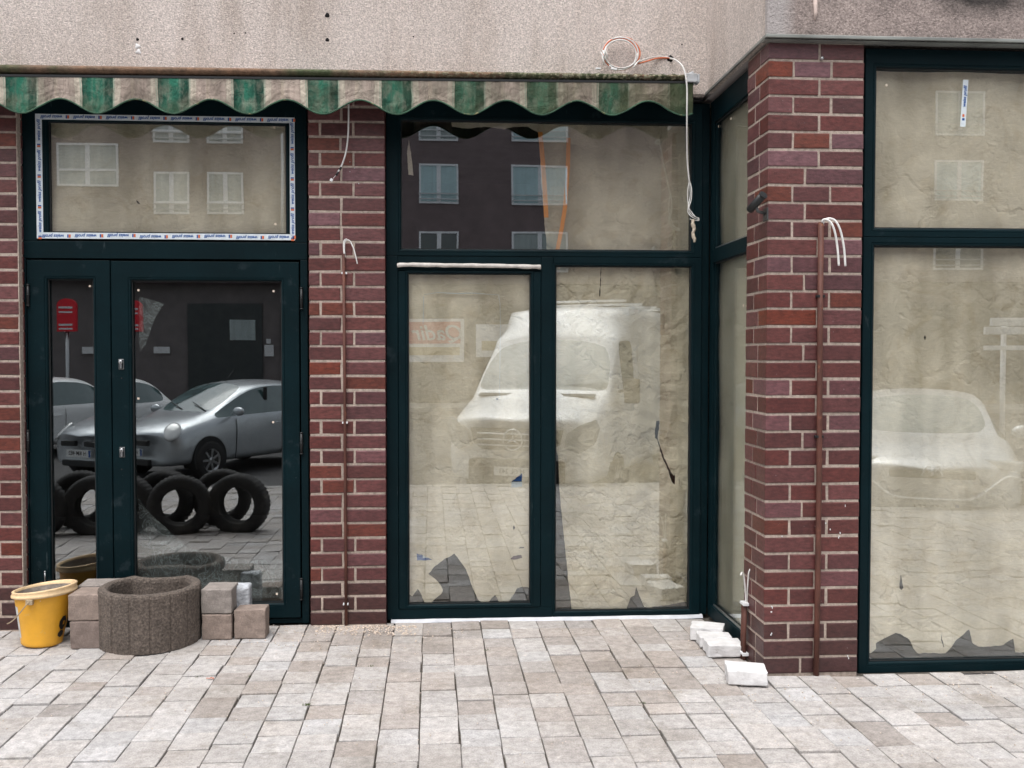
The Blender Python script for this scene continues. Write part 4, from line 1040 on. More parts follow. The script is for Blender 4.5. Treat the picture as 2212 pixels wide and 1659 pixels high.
# ================================================================== THINGS ON THE PAVEMENT
# bucket
pb = PG(108, 1378, 0)
bk = thing('bucket', 'dirty yellow plastic bucket standing left of the concrete planter', 'bucket', (pb.x, 5.0, .004))
bk.rotation_euler = (R(-2), R(3.0), 0)
sB = 5.0 / FPX
hB, rb, rt = .300, .101, .150
mb = MB()
tilt = lambda x, z: z + (x * .16) * (z / hB) ** 3 * 1.0
def bl(prof, name, m, mi=0, seg=56):
    mb = MB(); mb.lathe(prof, seg)
    for v in mb.bm.verts: v.co.z = tilt(v.co.x, max(v.co.z, 0)) if v.co.z > .001 else v.co.z
    return mb.build(name, m, bk, weld=True)
M['bucket'] = mat('yellow_plastic', (.80, .40, .03), .45, var=(7, .85, 1.08), spots=[(11, .64, (.55, .40, .20), .10, 8), (45, .70, (.70, .60, .42), .04, 5), (6, .70, (.35, .26, .14), .12, 8)], bump=[(60, .1, .002)])
M['rim'] = mat('grimy_cream_rim', (.72, .52, .30), .6, var=(14, .7, 1.15), spots=[(18, .6, (.45, .36, .26), .1, 6)])
M['muck'] = mat('dried_mortar', (.27, .235, .20), .95, var=(16, .5, 1.4), bump=[(40, .8, .006)])
bl([(.0001, .0), (rb - .01, 0), (rb, .008), (rb + .001, .02), (rt - .006, hB - .035)], 'body', M['bucket'])
bl([(rt - .007, hB - .036), (rt + .010, hB - .034), (rt + .0105, hB - .022), (rt + .005, hB - .018), (rt + .006, hB - .006), (rt + .008, hB), (rt, hB + .003), (rt - .006, hB), (rt - .009, hB - .02)], 'rim', M['rim'])
bl([(rt - .0095, hB - .015), (rt - .016, hB - .06), (rb + .004, .10), (rb - .006, .05), (.05, .042), (.0001, .045)], 'inner_wall', M['muck'])
mb = MB()
hp = []
for k in range(15):
    t = k / 14; hp.append(Vector((-.012 - .158 * t, -(rt + .016) * math.cos(t * 1.35) * (1 - .1 * t), hB - .045 - .150 * t - .02 * math.sin(t * math.pi))))
mb.tube(hp, .0032, 7); mb.box(-.03, .006, -rt - .014, -rt + .012, hB - .062, hB - .034, .004)
mb.build('handle', mat('bucket_wire', (.42, .33, .22), .5, .3), bk)
def patch(name, a0, a1, z0, z1, m, sh=None):
    mb = MB(); N = 14; g = []
    for i in range(N + 1):
        a = R(a0 + (a1 - a0) * i / N); row = []
        for k in range(N + 1):
            z = z0 + (z1 - z0) * k / N; r = rb + .001 + (rt - .006 - rb - .001) * (z - .02) / (hB - .055) + .0012
            x, y = r * math.cos(a), r * math.sin(a); row.append(mb.bm.verts.new((x, y, tilt(x, z))))
        g.append(row)
    for i in range(N):
        for k in range(N):
            if sh and not sh((i + .5) / N * 2 - 1, (k + .5) / N * 2 - 1): continue
            mb.faces([g[i][k], g[i + 1][k], g[i + 1][k + 1], g[i][k + 1]], [(0, 1, 2, 3)], 0, (1, 1, 1), True)
    mb.build(name, m, bk)
patch('label', 196, 226, .045, .215, mat('worn_white_label', (.62, .63, .62), .6, var=(30, .7, 1.1)))
blk = mat('black_print', (.012, .012, .014), .5)
patch('printed_logo', -28, -4, .085, .155, blk, lambda a, b: a * a + b * b < 1 and not (abs(a - .3) < .25 and abs(b) < .25))
patch('printed_logo', -27, -6, .045, .082, blk, lambda a, b: a * a + b * b < 1)
# planter ring
pc = PG(328, 1380, 0)
M['lava'] = mat('coarse_planter_concrete', (.105, .084, .070), .95, var=(90, .45, 1.7), var2=(9, .82, 1.15), bump=[(85, 1., .010), (240, .7, .004)], spots=[(5, .68, (.26, .23, .21), .15, 6)])
mb = MB(); Rr, Hh = .262, .300; SEG = 288
cyP = PG(328, 1415, 0).y + Rr - .006; cxP = P(325, 1340, cyP).x
def outr(a, r0):
    # concave bite at the back
    x, y = r0 * math.cos(a), r0 * math.sin(a); cc, rr_ = Vector((0, Rr * 1.43)), Rr * .80
    r = r0
    if y > 0:
        d = Vector((math.cos(a), math.sin(a))); bq = d.dot(cc); disc = bq * bq - (cc.length_squared - (rr_ + (Rr - r0)) ** 2)
        if disc > 0:
            h_ = bq - math.sqrt(disc)
            if 0 < h_ < r: r = h_
    return r
def groove(a):
    d = (math.degrees(a) - 270 + 5.5) % 22.5; d = min(d, 22.5 - d); return max(0, 1 - d / 1.9)
prof = [(Rr, 0), (Rr, .01), (Rr, .06), (Rr, .12), (Rr, .18), (Rr, .24), (Rr, Hh - .02), (Rr - .004, Hh - .006), (Rr - .014, Hh), (Rr - .038, Hh + .002), (Rr - .05, Hh - .005), (Rr - .055, Hh - .02), (Rr - .055, .2), (Rr - .055, .10)]
def fnr(r, z, a):
    r2 = outr(a, r)
    if z < Hh - .001 and r > Rr - .03 and r2 == r: r2 -= .007 * groove(a) ** .7
    if z >= Hh - .02: r2 += .0022 * noise.noise(Vector((math.cos(a) * 14, math.sin(a) * 14, z * 30)))
    return r2 + .0014 * noise.noise(Vector((math.cos(a) * 22, math.sin(a) * 22, z * 60)))
rg = mb.lathe(prof, SEG, 0, None, False, fn=fnr)
mb.faces(rg[-1], [tuple(range(SEG))], 0)
for v in mb.bm.verts: v.co.z += .002 * noise.noise(v.co * 30) if v.co.z > .05 else 0
o = mb.build('planter_ring', M['lava']); o.location = (cxP, cyP, .002)
setp(o, 'round dark concrete planter ring with vertical grooves and a concave back', 'planter')
# blocks
def blockm(name, base): return mat(name, base, .9, var=(16, .72, 1.2), var2=(150, .8, 1.2), bump=[(110, .5, .004), (22, .4, .006)], spots=[(13, .64, (.42, .37, .33), .12, 6), (28, .72, (.12, .095, .08), .06, 5)])
BM1, BM2, BM3 = blockm('brown_block_concrete', (.20, .155, .135)), blockm('grey_block_concrete', (.25, .22, .20)), blockm('tan_block_concrete', (.25, .195, .165))
def block(u0, u1, v0, v1, Y, dep, z0, m, label, rz=0, grp='concrete paving blocks by the double door', bev=.008, jit=.002, name='concrete_block', zt=None):
    a, b = P(u0, (v0 + v1) / 2, Y), P(u1, (v0 + v1) / 2, Y); h = P((u0 + u1) / 2, v0, Y).z - P((u0 + u1) / 2, v1, Y).z if zt is None else zt
    w_ = b.x - a.x; cx = (a.x + b.x) / 2
    mb = MB(); mb.box(-w_ / 2, w_ / 2, 0, dep, 0, h, bev, jit=jit, segs=3)
    bmesh.ops.subdivide_edges(mb.bm, edges=[e for e in mb.bm.edges if e.calc_length() > .05], cuts=5, use_grid_fill=True)
    for v in mb.bm.verts: v.co += Vector((noise.noise(v.co * 26 + Vector((cx, 0, 0))), noise.noise(v.co * 26 + Vector((3, cx, 0))), noise.noise(v.co * 26 + Vector((0, 7, cx))) * .6)) * .0035
    o = mb.build(name, m); o.location = (cx, Y, z0); o.rotation_euler = (0, 0, R(rz)); setp(o, label, 'concrete block', grp)
    return o, h
def YatG(u, v): return PG(u, v, 0).y
y1_ = YatG(184, 1402)
_, h = block(151, 217, 1343, 1402, y1_, .16, .001, BM1, 'lower brown block of the stack between bucket and planter', zt=.142)
block(147, 217, 1288, 1341, y1_ + .003, .16, .1455, BM3, 'upper tan block of the stack between bucket and planter', -1.2, zt=.138)
block(168, 240, 1288, 1341, y1_ + .185, .16, .001, BM2, 'lower grey block hidden behind the left stack', 1, zt=.142)
block(168, 242, 1288, 1341, y1_ + .183, .16, .1455, BM2, 'upper grey block behind the left stack', 1, zt=.142)
y2_ = YatG(468, 1383)
block(436, 500, 1331, 1383, y2_, .16, .001, BM3, 'lower pinkish block of the stack right of the planter', -.6, zt=.138)
block(434, 500, 1282, 1330, y2_ + .002, .17, .1415, BM2, 'upper pale block of the stack right of the planter', -1.5, zt=.132)
y3_ = YatG(540, 1381)
block(506, 573, 1314, 1381, y3_, .12, .001, BM3, 'single tan block at the right end of the row', -1, zt=.158)
M['granite'] = mat('split_grey_granite', (.42, .44, .47), .9, var=(14, .45, 1.35, (1, 1, 2.5)), bump=[(20, 1., .02), (90, .6, .005)])
o, h = block(495, 540, 1260, 1340, y2_ + .12, .09, .001, M['granite'], 'rough split bluish stone wedged behind the right-hand blocks', 2, bev=.014, jit=.005, name='split_stone', zt=.262)
o['category'] = 'stone'
# white stones along the flank
M['white_stone'] = mat('whitish_cut_stone', (.66, .65, .65), .85, var=(10, .75, 1.12), bump=[(50, .5, .005), (12, .5, .01)], spots=[(8, .66, (.38, .36, .34), .12, 8), (30, .70, (.28, .26, .25), .05, 4)])
def stone(p0, w_, d_, h_, rz, label, z0=.004, tilt_=0):
    mb = MB(); mb.box(-w_ / 2, w_ / 2, -d_ / 2, d_ / 2, 0, h_, .006, jit=.004, segs=2)
    bmesh.ops.subdivide_edges(mb.bm, edges=[e for e in mb.bm.edges if e.calc_length() > .04], cuts=3, use_grid_fill=True)
    for v in mb.bm.verts:
        v.co += Vector((noise.noise(v.co * 22 + Vector((p0[0] * 9, 0, 0))), noise.noise(v.co * 22 + Vector((3, p0[1] * 9, 0))), noise.noise(v.co * 20 + Vector((0, 7, p0[1] * 7))) * .5)) * .006
    o = mb.build('cut_stone', M['white_stone']); o.location = (p0[0], p0[1], z0); o.rotation_euler = (R(tilt_), 0, R(rz)); setp(o, label, 'stone', 'white stones beside the bay flank'); return o
def gp(u, v, z=.03): return PG(u, v, z)
c1, c2, c3, c4 = gp(1528, 1366), gp(1545, 1385), gp(1561, 1400), gp(1612, 1458)
stone(c1, .175, .14, .068, -20, 'white stone farthest from the pillar, touching the corner of the middle window')
stone(c2 + Vector((0, .02, 0)), .165, .105, .055, -6, 'white cracked stone second in the row by the side window')
stone(c3 + Vector((0, -.01, 0)), .175, .12, .062, -3, 'white stone third in the row, its chipped front edge showing')
stone(c4, .18, .15, .066, -12, 'white stone lying alone against the foot of the corner pillar')
# mortar crumbs, moss tuft
mb = MB()
for (u0, u1, v0, v1, n_, s) in ((680, 900, 1352, 1372, 420, .0035), (640, 1000, 1356, 1440, 130, .0025), (0, 2210, 1360, 1650, 700, .0017), (1380, 2200, 1450, 1520, 160, .0022), (450, 700, 1350, 1400, 120, .0022)):
    for _ in range(n_):
        u = random.uniform(u0, u1); v = v0 + (v1 - v0) * random.random() ** 2
        p = PG(u, v, .003)
        if p.y > 5.27 or (p.x > 1.5 and p.y > 4.26): continue
        if (p - Vector((cxP, cyP, 0))).length < .30: continue
        r = s * random.uniform(.4, 1.5); T = Matrix.Translation(p) @ Matrix.Rotation(random.uniform(0, 6), 4, 'Z') @ Matrix.Rotation(random.uniform(0, 3), 4, 'X')
        mb.box(-r, r, -r * .8, r * .8, -r * .6, r * .6, mat4=T, jit=r * .3)
o = mb.build('mortar_crumbs', mat('mortar_crumb', (.60, .50, .42), .95, var=(200, .7, 1.2))); setp(o, 'pinkish mortar crumbs and grit scattered over the paving', 'crumbs', kind='stuff')
mb = MB()
for (u, v) in ((662, 1523), (536, 1462), (1052, 1405), (430, 1462), (1390, 1520), (800, 1440)):
    p = PG(u, v, 0); k = 46 if u in (662,) else 14
    for _ in range(k):
        q_ = p + Vector((random.gauss(0, .010), random.gauss(0, .005), 0)); a = random.uniform(0, 6.3); h = random.uniform(.004, .012); d_ = Vector((math.cos(a), math.sin(a), 0))
        mb.face([q_ + d_ * .0015, q_ - d_ * .0015, q_ + Vector((random.gauss(0, .004), random.gauss(0, .004), h))])
o = mb.build('moss_tufts', mat('moss', (.07, .10, .03), .9)); setp(o, 'tiny green moss tufts growing in the paving joints', 'moss', kind='stuff')
mb = MB(); p = PG(449, 1513 - 47, .004)
for k in range(3): mb.box(-.008, .008, -.004, .004, 0, .002, .0005, mat4=Matrix.Translation(p + Vector((.012 * k, .004 * (k % 2), .001))) @ Matrix.Rotation(k, 4, 'Z'), jit=.001)
o = mb.build('leaf_scrap', mat('reddish_leaf', (.42, .14, .08), .8)); setp(o, 'small reddish leaf scrap on the paving in front of the planter', 'leaf')
# ================================================================== STREET BEHIND THE PHOTOGRAPHER (seen in the glass)
M['tyre'] = mat('tyre_rubber', (.022, .022, .023), .8, var=(12, .7, 1.3), spots=[(7, .55, (.075, .07, .062), .2, 6)], bump=[(50, .4, .004)])
M['silver'] = mat('silver_paint', (.52, .56, .59), .28, .55, coat=.6)
M['white_paint'] = mat('white_paint', (.86, .88, .89), .3, coat=.5)
M['pale_paint'] = mat('pale_paint', (.66, .68, .70), .3, .2, coat=.5)
M['car_glass'] = mat('car_glass', (.05, .10, .105), .05, 0, spec=1.2, coat=1.)
M['black_trim'] = mat('black_trim', (.014, .015, .016), .55)
M['lamp'] = mat('headlamp', (.62, .64, .64), .12, .3, coat=1.)
M['chrome'] = mat('chrome', (.75, .77, .78), .15, 1.)
M['plate'] = mat('number_plate', (.72, .73, .72), .5)
def tyre(p, r, w_, rz, label):
    mb = MB(); ri = r * .57; T = Matrix.Rotation(R(90), 4, 'X')
    prof = [(ri, -w_ * .32), (ri * 1.10, -w_ * .44), (r * .84, -w_ * .5), (r * .95, -w_ * .42), (r, -w_ * .28), (r, w_ * .28), (r * .95, w_ * .42), (r * .84, w_ * .5), (ri * 1.10, w_ * .44), (ri, w_ * .32), (ri * 1.06, w_ * .26), (r * .9, 0), (ri * 1.06, -w_ * .26), (ri, -w_ * .32)]
    mb.lathe(prof, 168, 0, T, fn=lambda rr, z, a: rr - (.007 if rr > r * .93 and math.sin(a * 42 + (1.2 if z > 0 else 0)) > .15 else 0) + .0015 * noise.noise(Vector((math.cos(a) * 9, z * 40, math.sin(a) * 9))))
    o = mb.build('old_tyre', M['tyre'], weld=True); o.location = (p[0], p[1], p[2] + r); o.rotation_euler = (0, 0, R(rz)); setp(o, label, 'tyre', 'old tyres standing in a row on the pavement'); return o
for k in range(-4, 1):
    q_ = RF(516 + 123 * k, 1143, 2.46)
    tyre((q_.x, 2.46 + .07 * (k % 2), -.035), .268, .19, [9, -6, 4, -11, 7][k + 4], ['tyre at the outer end of the row', 'tyre standing second from the outer end', 'tyre in the middle of the row', 'tyre standing second from the door side', 'tyre nearest the middle of the shop'][k + 4])
for k in range(-4, 1):
    q_ = RF(516 + 123 * k, 1143, 2.46)
    tyre((q_.x - .22, 2.12 + .05 * (k % 2), -.02), .262, .18, [-8, 5, -3, 10, -6][k + 4], ['rear-row tyre at the outer end', 'rear-row tyre second from the outer end', 'rear-row tyre in the middle', 'rear-row tyre second from the inner end', 'rear-row tyre at the inner end'][k + 4])
def loft(name, stations, glass_fn, paint, parent, sub=2, capmat=0, bow=.12, crz=0):
    """stations: list of (x, [(y,z)...]) half sections from sill to roof centre"""
    mb = MB(); rings = []
    for x, pts in stations:
        full = [(-y, z) for y, z in pts] + [(y, z) for y, z in reversed(pts[:-1])]
        ym = max(y for y, z in pts); kk_ = max(0, min(1, (x + 1.0) / .9)); rings.append([mb.bm.verts.new((x + bow * kk_ * (1 - (y / ym) ** 2), y, z)) for y, z in full])
    n = len(rings[0]); h = len(stations[0][1])
    for i in range(len(rings) - 1):
        for k in range(n - 1):
            kk = k if k < h - 1 else n - 2 - k
            mi = 1 if glass_fn(i, kk) else 0
            mb.faces([rings[i][k], rings[i + 1][k], rings[i + 1][k + 1], rings[i][k + 1]], [(0, 1, 2, 3)], mi, (1, 1, 1), True)
        mb.faces([rings[i][0], rings[i][-1], rings[i + 1][-1], rings[i + 1][0]], [(0, 1, 2, 3)], 0, (1, 1, 1), True)
    for ring in (rings[0], rings[-1]):
        for k in range(h - 1):
            a, b, c, d_ = ring[k], ring[k + 1], ring[n - 2 - k], ring[n - 1 - k]
            if b is c: mb.faces([a, b, d_], [(0, 1, 2)], capmat, (1, 1, 1), True)
            else: mb.faces([a, b, c, d_], [(0, 1, 2, 3)], capmat, (1, 1, 1), True)
    bmesh.ops.recalc_face_normals(mb.bm, faces=mb.bm.faces[:])
    cr = mb.bm.edges.layers.float.new('crease_edge')
    for e in mb.bm.edges:
        ms = {f.material_index for f in e.link_faces}
        if len(ms) > 1: e[cr] = .75
        if crz and all(v.co.z > crz for v in e.verts) and abs(e.verts[0].co.x - e.verts[1].co.x) > .05 and abs(e.verts[0].co.y) > .5 and e.verts[0].co.x < -1.8: e[cr] = .6
    o = mb.build(name, [paint, M['car_glass']], None, subd=sub)
    bpy.context.view_layer.update()
    me = bpy.data.meshes.new_from_object(o.evaluated_get(bpy.context.evaluated_depsgraph_get()))
    bpy.data.objects.remove(o)
    res = []
    for mi, nm, mm in ((0, 'body', paint), (1, 'window_glass', M['car_glass'])):
        t = bmesh.new(); t.from_mesh(me); bmesh.ops.delete(t, geom=[f for f in t.faces if f.material_index != mi], context='FACES')
        for f in t.faces: f.material_index = 0; f.smooth = True
        m2 = bpy.data.meshes.new(nm); t.to_mesh(m2); t.free(); m2.materials.append(mm)
        ob = bpy.data.objects.new(nm, m2); COL.objects.link(ob); ob.parent = parent; res.append(ob)
    return res
def wheel(parent, x, y, r, w_=.19):
    mb = MB(); T = Matrix.Translation((x, y, r)) @ Matrix.Rotation(R(90), 4, 'X')
    mb.lathe([(r * .62, -w_ / 2), (r * .9, -w_ / 2), (r, -w_ * .36), (r, w_ * .36), (r * .9, w_ / 2), (r * .62, w_ / 2)], 36, 0, T)
    t = mb.build('wheel', M['tyre'], parent)
    s = 1 if y > 0 else -1; mb = MB(); T2 = Matrix.Translation((x, y + s * w_ * .42, r)) @ Matrix.Rotation(R(-90 * s), 4, 'X')
    mb.lathe([(.0001, .012), (r * .14, .012), (r * .16, 0)], 20, 0, T2); mb.lathe([(r * .63, .008), (r * .58, .0), (r * .52, -.02)], 36, 0, T2)
    for k in range(7):
        mb.box(r * .12, r * .60, -r * .06, r * .06, -.008, .006, .002, mat4=T2 @ Matrix.Rotation(2 * math.pi * k / 7, 4, 'Z'))
    mb.build('rim', M['metal'], t)
def arch(mb, x, y, r, s, wide=.05):
    """dark wheel housing: thick half disc let into the flank"""
    N = 22; pts = [(x + r * math.cos(a), .34 + r * math.sin(a)) for a in [math.pi * (-.16 + 1.32 * k / N) for k in range(N + 1)]]
    prism_y(mb, pts, y - s * .25, y + s * .006)
def plate_(parent, x, w_, z, text, nx=1, tilt=0):
    mb = MB(); T = Matrix.Translation((x, 0, z)) @ Matrix.Rotation(R(90), 4, 'Z') @ Matrix.Rotation(R(90), 4, 'X')
    mb.box(-w_ / 2, w_ / 2, -.055, .055, -.006, .004, .003, 0, mat4=T); mb.text(text, .085, T @ Matrix.Translation((.02, 0, .0055)), 1, .0004, .001)
    mb.box(-w_ / 2 + .006, -w_ / 2 + .045, -.05, .05, .0042, .0055, mi=2, mat4=T)
    return mb.build('number_plate', [M['plate'], M['black_trim'], M['blue_print']], parent)
CAR = [(0.03, [(.50, .24), (.58, .33), (.60, .46), (.58, .58), (.52, .66), (.42, .69), (.22, .70), (0, .70)]),
       (-.10, [(.70, .20), (.77, .33), (.785, .48), (.76, .64), (.69, .74), (.54, .79), (.28, .81), (0, .82)]),
       (-.45, [(.80, .20), (.825, .36), (.83, .56), (.81, .76), (.73, .87), (.58, .91), (.3, .935), (0, .94)]),
       (-.88, [(.81, .20), (.83, .36), (.835, .60), (.82, .84), (.76, .93), (.66, .985), (.60, 1.00), (0, 1.035)]),
       (-1.25, [(.81, .20), (.83, .36), (.835, .60), (.825, .86), (.785, .955), (.66, 1.17), (.60, 1.21), (0, 1.26)]),
       (-1.70, [(.81, .20), (.83, .36), (.835, .60), (.83, .88), (.79, .965), (.63, 1.385), (.56, 1.43), (0, 1.475)]),
       (-2.30, [(.81, .20), (.83, .36), (.835, .60), (.83, .90), (.795, .975), (.615, 1.44), (.54, 1.49), (0, 1.54)]),
       (-2.95, [(.81, .20), (.83, .36), (.835, .60), (.83, .91), (.79, .985), (.60, 1.41), (.53, 1.46), (0, 1.51)]),
       (-3.35, [(.80, .20), (.82, .36), (.83, .60), (.82, .92), (.77, .99), (.58, 1.25), (.52, 1.29), (0, 1.33)]),
       (-3.62, [(.74, .22), (.79, .36), (.80, .60), (.78, .88), (.73, .97), (.55, 1.01), (.48, 1.02), (0, 1.04)]),
       (-3.70, [(.62, .26), (.68, .36), (.70, .58), (.68, .78), (.62, .88), (.48, .93), (.4, .94), (0, .95)])]
def carglass(i, k):
    if k == 6 and i in (3, 4): return True
    if k == 4 and 3 <= i <= 7: return True
    if k == 6 and i in (7, 8): return True
    return False
def small_car(name, label, paint, loc, ang, grille=True, stations=CAR, ptext='H RM 482', group=None, length=1.0):
    c = thing(name, label, 'car', loc, group, ang)
    st = [(x * length, p) for x, p in stations]
    loft('body', st, carglass, paint, c)
    for x in (-.66 * length, -3.0 * length):
        for s in (-1, 1): mb = MB(); arch(mb, x, s * .83, .335, s); mb.build('wheel_arch', M['black_trim'], c)
    for x in (-.66 * length, -3.0 * length):
        for s in (-1, 1): wheel(c, x, s * .765, .295)
    for s in (-1, 1):
        mb = MB(); T = Matrix.Translation((-.13, s * .60, .745)) @ Matrix.Rotation(R(34 * s), 4, 'Z') @ Matrix.Rotation(R(46), 4, 'Y')
        mb.lathe([(.0001, .075), (.06, .068), (.10, .045), (.125, .01), (.12, -.04)], 28, 0, T @ Matrix.Diagonal((1.45, 1.05, .45, 1)).to_4x4() @ Matrix.Translation((0, 0, .05))); mb.build('headlight', M['lamp'], c)
        mb = MB(); mb.tube([(-1.18, s * .80, .99), (-1.16, s * .88, 1.01)], .02, 8); T = Matrix.Translation((-1.15, s * .95, 1.035)) @ Matrix.Diagonal((.055, .115, .07, 1)).to_4x4()
        t = bmesh.new(); bmesh.ops.create_uvsphere(t, u_segments=16, v_segments=10, radius=1); mb.merge(t, T, 0, smooth=True); mb.build('wing_mirror', paint, c)
        mb = MB(); mb.box(-2.06, -1.98, s * .705 - .006, s * .705 + .012, .97, 1.40, .004, mat4=Matrix.Translation((-.0, 0, 0))); mb.build('door_pillar', M['black_trim'], c)
        mb = MB(); mb.box(-3.70, -3.62, s * .62 - .08, s * .62 + .08, .72, .93, .02); mb.build('tail_light', mat('red_lens', (.4, .02, .015), .3), c)
        for xs_, nm_ in ((-1.20, 'door_seam'), (-2.28, 'door_seam')):
            mb = MB(); mb.tube([(xs_, s * .818, .27), (xs_ - .01, s * .838, .45), (xs_ - .02, s * .838, .62), (xs_ - .03, s * .833, .80), (xs_ - .03, s * .815, .92)], .006, 5); mb.build(nm_, M['black_trim'], c)
        mb = MB(); mb.tube([(-2.02, s * .838, .80), (-2.06, s * .862, .80), (-2.16, s * .862, .80), (-2.20, s * .838, .80)], .012, 6); mb.build('door_handle', paint, c)
    if grille:
        mb = MB()
        for s in (-1, 1): mb.box(.06, .128, s * .24 - .14, s * .24 + .12, .555, .635, .01, mat4=Matrix.Rotation(R(-6 * s), 4, 'Z'))
        mb.box(.06, .135, -.36, .36, .25, .34, .012); mb.build('grille', M['black_trim'], c)
        plate_(c, .142, .50, .45, ptext)
    mb = MB(); mb.box(-.93, -.86, -.62, .62, .99, 1.01, .004)
    mb.tube([(-.90, -.5, 1.035), (-1.05, -.05, 1.16)], .008, 6); mb.tube([(-.90, .05, 1.055), (-1.05, .45, 1.15)], .008, 6); mb.build('wiper', M['black_trim'], c)
    mb = MB(); mb.tube([(-1.80, 0, 1.49), (-2.0, 0, 1.66)], .005, 6); mb.build('aerial', M['black_trim'], c)
    return c
# silver hatchback
Yc = -3.9; fc = RF(300, 960, Yc)
def head(deg): return R(90 + deg)        # heading of a vehicle: nose towards +y, turned towards -x by deg
small_car('parked_car', 'silver rounded hatchback parked at an angle, mirrored in the wide door leaf', M['silver'], (fc.x, Yc, STZ), head(33))
cc_ = small_car('parked_car', 'white hatchback parked behind the silver one', M['white_paint'], (fc.x - 3.4, Yc - 2.4, STZ), head(33), ptext='H KL 907')
# bay car with the daytime lamps
Yr = -.55; fr_ = RF(2012, 1000, Yr, YGR)
CAR2 = [(x, [(y * 1.09, z * (.96 if z > 1 else 1.0) + .04) for y, z in p]) for x, p in CAR]
rc = thing('parked_car', 'pale car with curved daytime running lamps facing the right bay', 'car', (fr_.x, Yr, STZ), None, head(25))
loft('body', [(x * 1.12, p) for x, p in CAR2], carglass, M['pale_paint'], rc)
for x in (-.78, -3.3):
    for s in (-1, 1): wheel(rc, x, s * .82, .32)
for x in (-.78, -3.3):
    for s in (-1, 1): mb = MB(); arch(mb, x, s * .905, .36, s); mb.build('wheel_arch', M['black_trim'], rc)
mb = MB(); mb.box(.05, .15, -.40, .40, .66, .74, .02); mb.box(.05, .14, -.45, .45, .27, .33, .02); mb.build('grille', M['black_trim'], rc)
M['drl'] = mat('running_lamp', (.9, .92, .92), .3)
mb = MB(); pth = [(.02 - .2 * max(0, abs(y) - .55), y, z) for y, z in [(-.86, .66), (-.72, .70), (-.62, .66), (-.48, .54), (-.36, .47), (-.2, .455), (0, .455), (.2, .455), (.36, .47), (.48, .54), (.62, .66), (.72, .70), (.86, .66)]]
mb.tube([(a + .06 + .11 * (1 - (b / .9) ** 2), b, c) for a, b, c in bez(pth, 5)], .013, 8); mb.build('running_lamp', M['drl'], rc)
for s in (-1, 1):
    mb = MB(); T = Matrix.Translation((-.06, s * .68, .80)) @ Matrix.Rotation(R(-28 * s), 4, 'Z')
    mb.box(-.03, .05, -.20, .20, -.05, .05, .02, mat4=T); mb.build('headlight', M['lamp'], rc)
    mb = MB(); t = bmesh.new(); bmesh.ops.create_uvsphere(t, u_segments=16, v_segments=10, radius=1); mb.merge(t, Matrix.Translation((-1.30, s * 1.03, 1.06)) @ Matrix.Diagonal((.06, .125, .08, 1)).to_4x4(), smooth=True); mb.build('wing_mirror', M['pale_paint'], rc)
mb = MB(); T = Matrix.Translation((.17, 0, .74)) @ Matrix.Rotation(R(90), 4, 'Z') @ Matrix.Rotation(R(90), 4, 'X')
for s in (-1, 1):
    mb.tube([T @ Vector((s * .10, -.05, 0)), T @ Vector((s * .06, .045, 0)), T @ Vector((s * .02, .045, 0)), T @ Vector((s * .035, -.03, 0))], .012, 6)
mb.tube([T @ Vector((0, .02, 0)), T @ Vector((0, -.05, 0))], .02, 6); mb.build('emblem', M['chrome'], rc)
plate_(rc, .16, .52, .36, 'L ER 554')
# van
VAN = [(.06, [(.80, .34), (.93, .42), (.95, .62), (.94, .80), (.90, .98), (.80, 1.06), (.45, 1.10), (0, 1.11)]),
       (-.06, [(.88, .30), (.965, .42), (.975, .64), (.97, .86), (.935, 1.06), (.86, 1.15), (.47, 1.20), (0, 1.21)]),
       (-.48, [(.95, .30), (.99, .44), (.995, .70), (.995, .98), (.975, 1.20), (.925, 1.31), (.50, 1.36), (0, 1.37)]),
       (-.80, [(.95, .30), (.99, .44), (.995, .74), (.995, 1.06), (.985, 1.26), (.955, 1.41), (.925, 1.44), (0, 1.50)]),
       (-.86, [(.95, .30), (.99, .44), (.995, .74), (.995, 1.06), (.985, 1.27), (.945, 1.50), (.915, 1.53), (0, 1.58)]),
       (-1.40, [(.95, .30), (.99, .44), (.995, .74), (.995, 1.08), (.985, 1.29), (.885, 2.09), (.855, 2.12), (0, 2.16)]),
       (-1.44, [(.95, .30), (.99, .44), (.995, .74), (.995, 1.08), (.985, 1.30), (.885, 2.14), (.86, 2.18), (0, 2.23)]),
       (-1.85, [(.95, .30), (.99, .44), (.995, .74), (.995, 1.08), (.985, 1.31), (.92, 2.14), (.87, 2.50), (0, 2.58)]),
       (-1.95, [(.95, .30), (.99, .44), (.995, .74), (.995, 1.08), (.985, 1.32), (.93, 2.14), (.89, 2.57), (0, 2.65)]),
       (-2.70, [(.95, .30), (.99, .44), (.995, .74), (.995, 1.08), (.985, 1.32), (.935, 2.14), (.90, 2.62), (0, 2.71)]),
       (-5.70, [(.95, .34), (.99, .44), (.995, .74), (.995, 1.08), (.985, 1.32), (.94, 2.12), (.90, 2.62), (0, 2.71)]),
       (-5.85, [(.90, .36), (.95, .44), (.96, .74), (.96, 1.08), (.95, 1.32), (.91, 2.05), (.84, 2.55), (0, 2.62)])]
def vanglass(i, k): return (k == 6 and i in (3, 4)) or (k == 4 and i in (5, 6, 7))
Yv = -.78; fv = RF(1122, 960, Yv)
van = thing('delivery_van', 'tall white van parked at an angle, mirrored in the middle shopfront', 'van', (fv.x, Yv, STZ), None, head(26))
loft('body', VAN, vanglass, M['white_paint'], van, bow=.16, crz=2.4)
for x in (-.98, -4.6):
    for s in (-1, 1): wheel(van, x, s * .90, .345, .22)
for x in (-.98, -4.6):
    for s in (-1, 1): mb = MB(); arch(mb, x, s * .985, .40, s); mb.build('wheel_arch', M['black_trim'], van)
